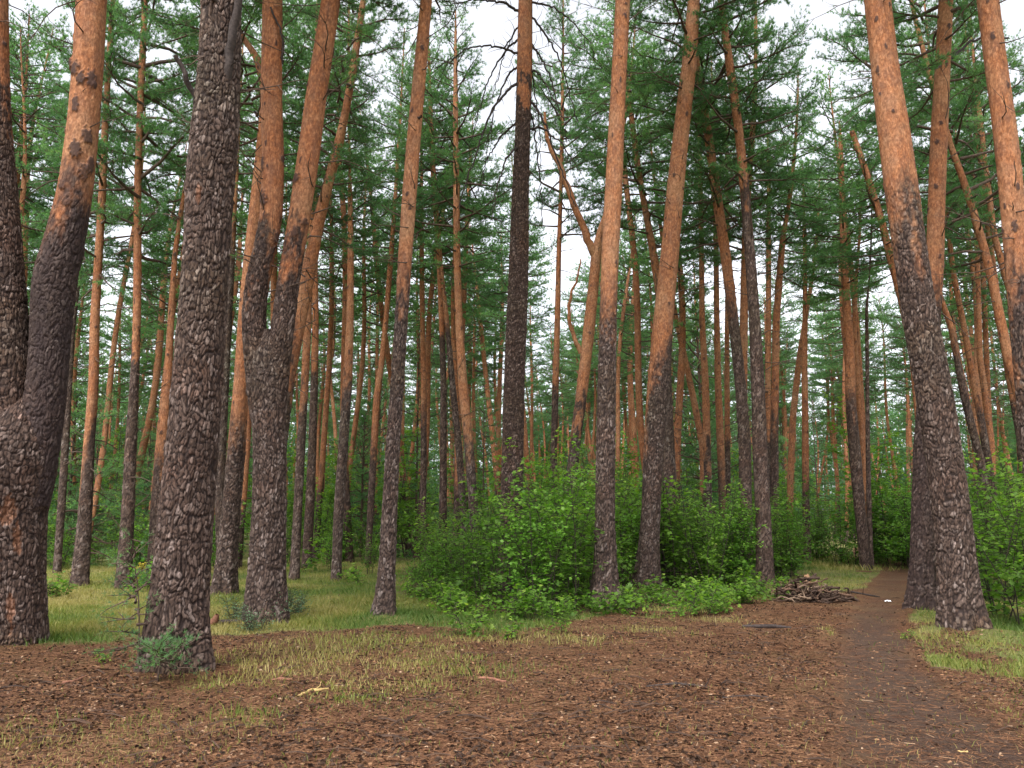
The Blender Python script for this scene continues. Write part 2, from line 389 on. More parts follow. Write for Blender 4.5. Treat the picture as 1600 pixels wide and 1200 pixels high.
    for kz, ka, ku, kv in ks:
        sel = slice(max(0, int(np.searchsorted(P[:, 2], kz - 3 * kv))), int(np.searchsorted(P[:, 2], kz + 3 * kv)) + 1)
        da = (AA[sel] - ka + math.pi) % (2 * math.pi) - math.pi
        q = np.hypot(da * RR[sel] / ku, (Z[sel] - kz) / kv) + (fn[sel] - .5) * .9
        w = 1 - sstep(.55, 1.15, q)
        dark[sel] = np.maximum(dark[sel], w * .85); rr[sel] += w * ku * .35
    dark = dark * (.3 + .7 * org)
    dark = np.maximum(dark, tone * .3 * vnoise(ca * 2, sa * 2, S * 2, seed + 40))
    dark = np.maximum(dark, darken * (1 - org) * (.6 + .6 * vnoise(ca * 2, sa * 2, S * 1.5, seed + 44)))  # darker tone over all the grey bark, uneven by noise
    for pz, pa, pw, ph in pale:
        da = (AA - pa + math.pi) % (2 * math.pi) - math.pi
        q = np.hypot(da * RR / pw, (Z - pz) / ph) + (fn - .5) * .9 + e2
        w = 1 - sstep(.7, 1.05, q); org = np.maximum(org, w * .38); rr = rr - .015 * w
    V = P[:, None] + rr[..., None] * (ca[..., None] * A[:, None] + sa[..., None] * B[:, None])
    n, k = len(ss), nu
    i = np.arange(n - 1)[:, None] * k; j = np.arange(k)[None]; j2 = (j + 1) % k
    f = np.stack([i + j, i + j2, i + k + j2, i + k + j], -1).reshape(-1, 4)
    me = build(name, [(V.reshape(-1, 3), f, None, 0)], [BARK], True)
    vattr(me, 'crack', crack); vattr(me, 'cell', cell * (.55 + .45 * thick)); vattr(me, 'orange', org); vattr(me, 'dark', dark)
    return me
def bark_defaults(me, org=0.0, dark=0.0, crack=.8):
    n = len(me.vertices)
    for nm, v in (('crack', crack), ('cell', .4), ('orange', org), ('dark', dark)): vattr(me, nm, np.full(n, v))

# ------------------------------------------------------------------ foliage
def tufts(rng, P, D, k, ln, wd, shade):
    n = len(P)
    d = unit(D[:, None] * .75 + rng.normal(0, .6, (n, k, 3)) + np.array([0, 0, .22]))
    base = P[:, None] + d * ln * .06; L = ln * rng.uniform(.7, 1.2, (n, k, 1))
    side = unit(np.cross(d, rng.normal(0, 1, (n, k, 3)))) * wd * .5
    V = np.stack([base - side, base + side, base + d * L], 2).reshape(-1, 3)
    f = np.arange(len(V)).reshape(-1, 3)
    r = np.clip((shade[:, None] + rng.normal(0, .13, (n, k))), 0, 1).ravel()
    return V, f, r
def crown_mesh(name, seed, z0, z1, R, cen=lambda z: (0, 0), nb=56, k=13, ln=.105, wd=.0125, dead=20, deadz=6.0, tw=8, gap=.062, profile=None):
    rng = np.random.default_rng(seed); wood = []; TP = []; TD = []; TS = []
    def spray(B, L, t0, ntw, shade, tl=1.0):
        for q in range(ntw):
            t = t0 + (1 - t0) * (q + rng.uniform(0, 1)) / ntw
            x = t * (len(B) - 1); i = min(int(x), len(B) - 2); p = B[i] + (B[i + 1] - B[i]) * (x - i)
            d = unit(B[i + 1] - B[i]); sgn = 1 if q % 2 else -1
            side = unit(np.cross(d, [0, 0, 1.])) * sgn
            tl_ = rng.uniform(.25, .75) * (1.15 - .6 * t) * tl * min(1, .5 + L / 3)
            tdir = d * .75 + side * rng.uniform(.6, 1.0) + np.array([0, 0, rng.normal(.1, .18)])
            tp = wiggle(rng, p, tdir, tl_, 3, .12, .05)
            wood.append(tube(tp, np.linspace(.008, .003, 4), 3))
            n = max(2, int(tl_ / gap)); u = np.linspace(.25, 1, n) * 3; iu = np.minimum(u.astype(int), 2)
            pp = tp[iu] + (tp[iu + 1] - tp[iu]) * (u - iu)[:, None]
            TP.append(pp + rng.normal(0, .03, pp.shape)); TD.append(np.repeat(unit(tp[-1] - tp[0])[None], n, 0))
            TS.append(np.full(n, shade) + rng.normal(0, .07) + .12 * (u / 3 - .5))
    for b in range(nb):
        f = (b + rng.uniform(0, 1)) / nb; z = z0 + (z1 - z0) * f ** .92; cx, cy = cen(z)
        pr = (profile(f) if profile else (.62 + .5 * math.sin(math.pi * min(1, f * 1.1 + .08))) * (1 - .75 * f ** 4))
        L = R * pr * rng.uniform(.55, 1.12); az = b * 2.39996 + rng.normal(0, .35)
        el = math.radians(-8 + 50 * f ** 1.5 + rng.normal(0, 9))
        d = np.array([math.cos(az) * math.cos(el), math.sin(az) * math.cos(el), math.sin(el)])
        B = wiggle(rng, (cx, cy, z), d, L, 7, .09, .035 if rng.random() < .6 else -.03)
        wood.append(tube(B, np.linspace(.014 + .012 * L, .004, 8), 5))
        if rng.random() < .06 + .12 * (f < .2): 
            spray(B, L, .7, 3, .4); continue
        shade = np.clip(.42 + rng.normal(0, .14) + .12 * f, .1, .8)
        spray(B, L, .30, max(3, int(L * tw)), shade)
        for q in range(int(L * 1.2)):                 # big side limbs
            t = rng.uniform(.35, .85); x = t * 7; i = int(x); p = B[i]
            dd = unit(B[i + 1] - B[i]); sd = unit(np.cross(dd, [0, 0, 1.])) * rng.choice([-1, 1])
            l2 = L * rng.uniform(.25, .45); S2 = wiggle(rng, p, dd * .7 + sd * .8 + np.array([0, 0, rng.normal(.05, .2)]), l2, 4, .1, .03)
            wood.append(tube(S2, np.linspace(.012, .004, 5), 4)); spray(S2, l2, .2, max(2, int(l2 * tw)), shade + .05)
    for q in range(dead):
        z = z0 - deadz * rng.random() ** 1.3; cx, cy = cen(z); az = rng.uniform(0, 6.28); L = rng.uniform(.3, 1.5)
        el = math.radians(rng.uniform(-25, 30)); d = (math.cos(az) * math.cos(el), math.sin(az) * math.cos(el), math.sin(el))
        B = wiggle(rng, (cx, cy, z), d, L, 6, .16, rng.choice([-.06, .06])); wood.append(tube(B, np.linspace(.014, .003, 7), 4))
        for w in range(int(L * 3)):
            i = rng.integers(2, 6); wood.append(tube(wiggle(rng, B[i], rng.normal(0, .5, 3) + (B[i] - B[i - 1]) * 6, rng.uniform(.15, .5), 3, .2), np.linspace(.006, .002, 4), 3))
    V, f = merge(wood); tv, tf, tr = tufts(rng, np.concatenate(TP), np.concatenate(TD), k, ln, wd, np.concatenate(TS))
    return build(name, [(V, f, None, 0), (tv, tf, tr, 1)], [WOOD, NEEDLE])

MAPLE = np.array([(0, 0), (.16, .22), (.5, .18), (.36, .42), (.46, .66), (.2, .66), (0, 1.0), (-.2, .66), (-.46, .66), (-.36, .42), (-.5, .18), (-.16, .22)])
OVAL = np.array([(0, 0), (.28, .3), (.26, .62), (0, 1.0), (-.26, .62), (-.28, .3)])
def leaves(rng, P, D, size, shade, shape, tilt=.35):
    n = len(P); up = unit(np.array([0, 0, 1.]) + rng.normal(0, tilt, (n, 3)))
    y = unit(D + rng.normal(0, .5, (n, 3))); y[:, 2] = y[:, 2] * .4 - .12; y = unit(y); x = unit(np.cross(y, up)); z = np.cross(x, y)
    s = size * rng.uniform(.6, 1.25, n); lx = shape[:, 0][None] * s[:, None]; ly = shape[:, 1][None] * s[:, None]
    lz = -np.abs(lx) * .35 - .25 * ly * (ly / s[:, None])
    V = P[:, None] + lx[..., None] * x[:, None] + ly[..., None] * y[:, None] - (-lz)[..., None] * z[:, None] * .8
    k = len(shape); f = np.arange(n * k).reshape(n, k)
    return V.reshape(-1, 3), f, np.clip(shade + rng.normal(0, .12, n), 0, 1)
def shrub_meshes(name, seed, H, spread, nst, dens, size, shape, lmat, tilt=.35, low=.12, stem_r=.012):
    """stems and leaf sprays in layers"""
    rng = np.random.default_rng(seed); wood = []; LP = []; LD = []; LS = []
    for q in range(nst):
        az = rng.uniform(0, 6.28); b = np.array([math.cos(az), math.sin(az), 0]) * rng.uniform(0, spread * .35); b[2] = -.03
        h = H * rng.uniform(.55, 1.0) if q else H
        S = wiggle(rng, b, (math.cos(az) * .25 * spread / H * 2, math.sin(az) * .25 * spread / H * 2, 1), h, 9, .07, .02)
        wood.append(tube(S, np.linspace(stem_r * (.6 + .4 * h / H), .003, 10), 5))
        nb = int(h * dens)
        for w in range(nb):
            t = low + (1 - low) * (w + rng.uniform(0, 1)) / nb; x = t * 9; i = min(int(x), 8); p = S[i] + (S[i + 1] - S[i]) * (x - i)
            a2 = rng.uniform(0, 6.28); L = spread * rng.uniform(.35, .8) * (1.0 - .6 * t ** 2)
            B = wiggle(rng, p, (math.cos(a2), math.sin(a2), rng.uniform(.1, .7)), L, 4, .12, -.04); wood.append(tube(B, np.linspace(.006, .002, 5), 3))
            n = max(4, int(L * 24)); u = rng.uniform(.15, 1.0, n) * 4; iu = np.minimum(u.astype(int), 3)
            pp = B[iu] + (B[iu + 1] - B[iu]) * (u - iu)[:, None]; dirs = unit(rng.normal(0, 1, (n, 3)) * np.array([1, 1, .3]) + (B[-1] - B[0]) / L)
            LP.append(pp + rng.normal(0, .035, pp.shape) + dirs * .02); LD.append(dirs); LS.append(np.full(n, .42 + rng.normal(0, .14) + .2 * (t - .5)))
    sv, sf = merge(wood)
    lv, lf, lr = leaves(rng, np.concatenate(LP), np.concatenate(LD), size, np.concatenate(LS), shape, tilt)
    return build(name + '_stem', [(sv, sf, None, 0)], [STEM]), build(name + '_foliage', [(lv, lf, lr, 0)], [lmat])

# ------------------------------------------------------------------ THE GROUND
def make_ground():
    front = np.radians(np.linspace(38, 142, 760)); back = np.radians(np.linspace(142, 398, 130))[1:-1]
    th = np.concatenate([front, back]); r = np.concatenate([[.3], .3 * (2000 / .3) ** (np.arange(1, 620) / 619)])
    r = r[(r < 120)]; r = np.concatenate([r, [150, 200, 300, 500, 1000, 2000]])
    RR, TT = np.meshgrid(r, th, indexing='ij'); X = RR * np.cos(TT); Y = RR * np.sin(TT)
    Z = gh(X, Y) * (1 - sstep(90, 160, RR))
    n, k = X.shape; i = np.arange(n - 1)[:, None] * k; j = np.arange(k)[None]; j2 = (j + 1) % k
    f = np.stack([i + j, i + k + j, i + k + j2, i + j2], -1).reshape(-1, 4)
    V = np.stack([X, Y, Z], -1).reshape(-1, 3); V = np.vstack([V, [[0, 0, 0]]])
    cap = np.stack([np.full(k, len(V) - 1), np.arange(k), (np.arange(k) + 1) % k], -1)
    me = build('ground', [(V, f, None, 0), (np.zeros((0, 3)), cap - len(V), None, 0)], [GROUND], True)
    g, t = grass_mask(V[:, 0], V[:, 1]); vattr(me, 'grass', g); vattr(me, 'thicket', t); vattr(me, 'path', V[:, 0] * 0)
    link('ground', me, kind='structure', label='forest floor of brown needle litter and patchy grass')
    # the path: a sheet 4 mm above the ground, its edge blending through the same material
    s = np.concatenate([[0], np.cumsum(np.linalg.norm(np.diff(PATH_C, axis=0), axis=1))]); q = np.arange(0, s[-1], .07)
    # smooth the centre line
    cx = np.interp(q, s, PATH_C[:, 0]); cy = np.interp(q, s, PATH_C[:, 1]); w = np.interp(q, s, PATH_W)
    ker = np.ones(15) / 15
    def sm(a): p = np.concatenate([np.full(7, a[0]), a, np.full(7, a[-1])]); return np.convolve(p, ker, 'valid')
    cx, cy = sm(cx), sm(cy); tx, ty = np.gradient(cx), np.gradient(cy); l = np.hypot(tx, ty)
    u = np.linspace(-1.35, 1.35, 41); X = cx[:, None] - (ty / l)[:, None] * u * w[:, None]; Y = cy[:, None] + (tx / l)[:, None] * u * w[:, None]
    Z = gh(X, Y) + .006; n, k = X.shape; i = np.arange(n - 1)[:, None] * k; j = np.arange(k - 1)[None]
    f = np.stack([i + j, i + j + 1, i + k + j + 1, i + k + j], -1).reshape(-1, 4)[:, ::-1]
    me = build('path', [(np.stack([X, Y, Z], -1).reshape(-1, 3), f, None, 0)], [GROUND], True)
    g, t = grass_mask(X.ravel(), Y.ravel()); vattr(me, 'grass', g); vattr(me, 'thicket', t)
    vattr(me, 'path', ((1 - sstep(.25, 1.3, np.abs(u)[None] + 0 * X + (fbm(X * 1.6, Y * 1.6, 0, 17) - .5) * .7)) * (1 - .6 * sstep(11, 17, Y)) * (1 - sstep(1.1, 1.35, np.abs(u)[None] + 0 * X))).ravel())
    link('path', me, kind='structure', label='worn dark earth footpath winding away to the right')
make_ground()

# ------------------------------------------------------------------ crown library
CROWNS = []       # unit crowns: foliage from z=0 to z=9
for q, (R, nb) in enumerate([(2.5, 64), (2.2, 56), (2.8, 66), (2.0, 52), (2.4, 60), (2.7, 62)]):
    CROWNS.append(crown_mesh('crown', 100 + q, 0.0, 9.0, R, nb=nb))

def tree_empty(name, x, y, label, group=None, cat='tree'):
    return link(name, None, None, (x, y, float(gh(x, y)) - .12), label, cat, group)

def px_tree(pts, base, label, zt_px, seed, H=21, crown_z=10.5, crown_i=None, cs=1.0, D=None, group=None, ztop_r=.45, stems=None, flare=.3, patches=0,
            side=None, res=None, limbs=(), pale=(), fine_to=None, cell=(.036, .085), darken=0):
    """pts: (px, py, width px) up the tree; base (px, py) on the ground, D overrides the depth"""
    if D is None: D = float(grd(*base)[1])
    b = at(base[0], base[1], D); z_b = float(gh(b[0], b[1])) - .12
    x0, y0 = b[0], D
    rt = tree_empty('pine_tree', x0, y0, label, group)
    def conv(pl):
        C, R = [], []
        for p in pl:
            w = at(p[0], p[1], D); C.append([w[0] - x0, 0.0, w[2] - z_b]); R.append(p[2] * .5 * fdepth(w) / F_PX)
        return C, R
    res = res or max(.0075, D / 1040 * .9)
    C, R = conv(pts)
    C = [[c[0], c[1], c[2]] for c in C]
    if C[0][2] > .05: C.insert(0, [0, 0, 0]); R.insert(0, R[0] * 1.06)
    zt = at(base[0], zt_px, D)[2] - z_b
    def extend(C, R):
        if C[-1][2] < H - 1:
            d = np.array(C[-1]) - np.array(C[-2]); d /= d[2]; p = np.array(C[-1]); rz = R[-1]; n = 6
            d[:2] *= .8
            for q in range(1, n + 1):
                t = q / n; z = p[2] + (H - p[2]) * t; dd = d.copy()
                C.append(list(p + dd * (z - p[2]) * np.array([1 - .35 * t, 1, 1]))); R.append(rz * (1 - t) ** .8 + .015)
        return C, R
    top_frame = at(800, -30, D)[2]
    def crown_on(C, cz, idx, scale):
        C = np.array(C); z = C[:, 2]; p = np.array([np.interp(cz, z, C[:, q]) for q in range(3)]); t = C[-1]
        rot = Vector(t - p).to_track_quat('Z', 'Y'); o = link('crown', CROWNS[idx], rt, p)
        L = np.linalg.norm(t - p); o.rotation_mode = 'QUATERNION'; o.rotation_quaternion = rot @ Quaternion((0, 0, 1), seed * 1.7)
        o.scale = (scale, scale, L / 9.0)
    if stems is None:
        C, R = extend(C, R)
        me = trunk('trunk', C, R, zt, res, res * 1.3, seed, top_frame + .5, flare, patches, side, cell[0], cell[1], pale=pale, darken=darken)
        link('trunk', me, rt)
        if crown_z is not None: crown_on(C, crown_z, (seed if crown_i is None else crown_i) % len(CROWNS), cs)
    else:
        me = trunk('trunk', C, R, 99, res, res * 1.3, seed, 99, flare, 0, side, cell[0], cell[1], pale=pale); link('trunk', me, rt)
        for q, (sp, ztp, pt, czs) in enumerate(stems):
            SC, SR = extend(*conv(sp)); z2 = at(sp[0][0], ztp, D)[2] - z_b
            me = trunk('stem', SC, SR, z2, res, res * 1.3, seed + 5 + q, top_frame + .5, 0, pt, None, cell[0], cell[1], sd0=SC[0][2], darken=.75 * (q == 1 and seed == 3)); link('stem', me, rt)
            if czs is not None: crown_on(SC, czs, (seed + q) % len(CROWNS), cs)
    for lp in limbs:      # (list of (px,py,width), dy list or scalar depth bow, bark 'orange'/'dead')
        pl, dep, kind = lp; C2, R2 = conv(pl); C2 = np.array(C2); C2[:, 1] += np.linspace(0, dep, len(C2)) ; 
        q = np.linspace(0, len(C2) - 1, len(C2) * 4); Cs = np.stack([np.interp(q, range(len(C2)), C2[:, w]) for w in range(3)], -1)
        rg = np.random.default_rng(seed + len(pl)); Cs[1:-1] += rg.normal(0, .012, Cs[1:-1].shape); Rs = np.interp(q, range(len(R2)), R2)
        tb = [tube(Cs, Rs, 7 if kind != 'orange' else 12)]
        if kind == 'dead' and len(pl) > 4:
            for w in range(int(len(Cs) * .35)):
                i = rg.integers(4, len(Cs) - 1); dd = unit(Cs[i] - Cs[i - 1]); tb.append(tube(wiggle(rg, Cs[i], dd + rg.normal(0, .55, 3), rg.uniform(.15, .6), 5, .15, -.05), np.linspace(min(.009, Rs[i] * .7), .002, 6), 4))
        V, f = merge(tb)
        me = build('limb', [(V, f, None, 0)], [DEADW if kind == 'dead' else BARK], True)
        if kind != 'dead': bark_defaults(me, 1.0)
        link('dead_branch' if kind == 'dead' else 'limb', me, rt)
    return rt

BOUGHS = []
_r = random.Random(4)
for (sx, sy, ex, ey, ax, ay, w) in [(822, 20, 905, 165, 880, 55, 4), (822, 60, 888, 215, 862, 90, 4), (820, 150, 896, 330, 850, 170, 5), (822, 160, 850, 340, 842, 190, 4), (822, 110, 870, 190, 850, 110, 4), (815, 60, 735, 185, 770, 50, 4),
        (812, 130, 722, 345, 765, 150, 5), (812, 190, 744, 290, 775, 190, 4), (814, 230, 768, 370, 785, 240, 4), (815, 20, 700, 25, 760, -10, 5), (815, 100, 760, 250, 772, 120, 4), (812, 40, 770, 130, 785, 50, 3), (822, 200, 905, 290, 865, 200, 4),
        (822, 0, 930, 95, 880, 10, 4), (815, 90, 690, 150, 745, 70, 4), (822, 90, 845, 260, 845, 120, 3)]:
    pl = []
    for q in range(9):
        t = q / 8; pl.append(((1 - t) ** 2 * sx + 2 * t * (1 - t) * ax + t * t * ex + _r.uniform(-3, 3) * t, (1 - t) ** 2 * sy + 2 * t * (1 - t) * ay + t * t * ey + _r.uniform(-3, 3), w * (1 - .7 * t)))
    BOUGHS.append((pl, _r.uniform(-1.2, 1.2), 'dead'))
# ---- the near trees
px_tree([(14, 1010, 94), (14, 960, 95), (12, 900, 98), (12, 800, 108), (20, 730, 122), (26, 690, 116), (32, 650, 84), (38, 615, 24)], (22, 1012),
        'huge twin stemmed dark pine cut by the left edge, rusty scar near its foot', 0, 3, flare=.10,
        stems=[([(4, 800, 84), (8, 690, 84), (10, 600, 78), (4, 500, 72), (-1, 400, 66), (-6, 300, 60), (-12, 200, 54), (-15, 100, 52), (-15, 0, 50)], 130, 0, 11.5),
               ([(44, 790, 60), (58, 700, 66), (72, 610, 60), (79, 520, 60), (84, 440, 66), (103, 370, 58), (118, 300, 50), (130, 200, 46), (138, 100, 45), (143, 0, 44)], 322, 12, 11)],
        pale=[(1.05, 4.85, .085, .42), (1.72, 5.25, .10, .22), (.62, 4.7, .08, .3), (1.35, 5.5, .05, .2), (.5, 5.3, .05, .25)], H=19)
px_tree([(277, 1052, 96), (278, 1000, 88), (284, 900, 84), (292, 800, 82), (302, 700, 78), (309, 600, 76), (316, 500, 72), (323, 400, 70), (328, 300, 72), (333, 240, 74), (341, 150, 66), (345, 60, 61), (346, 0, 60)], (277, 1055),
        'thick dark grey pine left of the forked pine, with a small sapling at its foot', -900, 7, flare=.16, H=20, crown_z=11, pale=[(5.15, 4.55, .035, .12)],
        limbs=[([(337, 238, 17), (350, 190, 15), (360, 130, 14), (372, 70, 13), (385, 20, 12), (396, -60, 10)], -.35, 'dead'),
               ([(316, 190, 10), (311, 160, 9), (303, 135, 8), (290, 108, 7)], -.3, 'dead'),
               ([(368, 60, 8), (366, 35, 8), (350, 18, 7), (330, 14, 4)], -.3, 'dead')])
px_tree([(415, 975, 62), (417, 900, 55), (421, 800, 52), (422, 700, 51), (420, 640, 52), (418, 590, 54), (418, 550, 46), (419, 515, 14)], (415, 976),
        'pine forking at mid height into two orange stems, low bluish shrub round its foot', 0, 13, flare=.14,
        stems=[([(413, 680, 34), (407, 620, 40), (401, 560, 38), (396, 500, 37), (402, 440, 37), (414, 390, 36), (424, 340, 35), (427, 250, 33), (424, 150, 32), (425, 60, 31), (426, 0, 30)], 372, 4, 10.5),
               ([(426, 680, 34), (429, 620, 40), (435, 560, 38), (443, 500, 36), (452, 430, 35), (466, 350, 33), (481, 250, 34), (494, 150, 32), (508, 60, 30), (517, 0, 29)], 385, 4, 11)],
        H=20, limbs=[([(440, 100, 4), (446, 80, 4), (440, 50, 3), (428, 22, 3)], -.2, 'dead')])
px_tree([(350, 930, 33), (361, 800, 28), (370, 700, 28), (377, 600, 23), (383, 500, 22), (392, 400, 22), (405, 280, 20), (413, 200, 18), (415, 140, 15), (402, 90, 11), (380, 60, 8)], (350, 931),
        'flaking orange pine standing close behind the forked pine', 655, 17, H=17, crown_z=10.2, cs=.8, cell=(.05, .08))
px_tree([(600, 965, 34), (604, 900, 27), (609, 800, 25), (614, 700, 23), (621, 600, 22), (627, 500, 21), (633, 400, 22), (640, 300, 23), (648, 200, 22), (657, 100, 20), (666, 0, 18)], (600, 966),
        'slim pine standing alone on the grass left of the thicket, leaning slightly right', 450, 23, H=19, crown_z=11, flare=.22,
        limbs=[([(647, 190, 5), (660, 189, 3)], -.2, 'dead')])
px_tree([(798, 900, 38), (799, 780, 36), (801, 700, 34), (803, 600, 33), (807, 500, 33), (811, 400, 30), (813, 300, 27), (817, 200, 25), (820, 100, 24), (821, 0, 22)], (797, 930),
        'grey pine rising from the left end of the thicket, bare boughs hanging at its top', 150, 29, H=21, crown_z=15.5, cell=(.04, .055), limbs=BOUGHS)
px_tree([(945, 948, 42), (945, 900, 34), (945, 800, 31), (946, 700, 30), (948, 600, 29), (950, 500, 27), (953, 400, 27), (959, 300, 27), (963, 200, 25), (968, 100, 24), (973, 0, 23)], (945, 950),
        'straight pine before the thicket, dark foot and pale orange top meeting in a sharp line', 478, 31, H=21, crown_z=14)
px_tree([(1011, 920, 34), (1014, 850, 31), (1017, 800, 30), (1021, 700, 32), (1029, 600, 36), (1036, 500, 31), (1046, 400, 28), (1055, 300, 27), (1065, 200, 24), (1077, 100, 23), (1084, 0, 19)], (1010, 921),
        'pine leaning right from the thicket edge, orange bark running down its left side', 560, 37, H=21, crown_z=12, side=(math.pi, 1.3))
px_tree([(1503, 985, 66), (1498, 940, 58), (1492, 860, 55), (1484, 780, 54), (1473, 700, 53), (1457, 600, 53), (1438, 500, 51), (1423, 400, 49), (1409, 300, 49), (1396, 200, 46), (1382, 100, 40), (1371, 0, 38)], (1503, 987),
        'large left leaning pine beside the path, grey plates below and orange above', 330, 41, H=20, crown_z=12.5, flare=.2, crown_i=3, cs=.8)
px_tree([(1442, 958, 44), (1442, 900, 37), (1442, 800, 34), (1444, 700, 32), (1450, 600, 28), (1457, 500, 25), (1461, 400, 26), (1464, 300, 25), (1468, 200, 25), (1473, 100, 22), (1478, 0, 21)], (1440, 959),
        'dark footed pine half hidden behind the large leaning pine beside the path', 482, 43, H=19, crown_z=9.5, cs=.9, flare=.2, darken=.5,
        limbs=[([(1484, 92, 5), (1500, 78, 5), (1525, 55, 4), (1560, 38, 4), (1600, 36, 3)], .5, 'dead')])
px_tree([(1648, 990, 46), (1630, 800, 40), (1615, 700, 36), (1604, 600, 34), (1594, 500, 32), (1588, 400, 34), (1580, 300, 34), (1570, 200, 33), (1556, 100, 31), (1543, 0, 31)], (1650, 992),
        'orange pine at the right edge of the photo, its foot out of the frame', 500, 47, H=19, crown_z=10.5, patches=2)

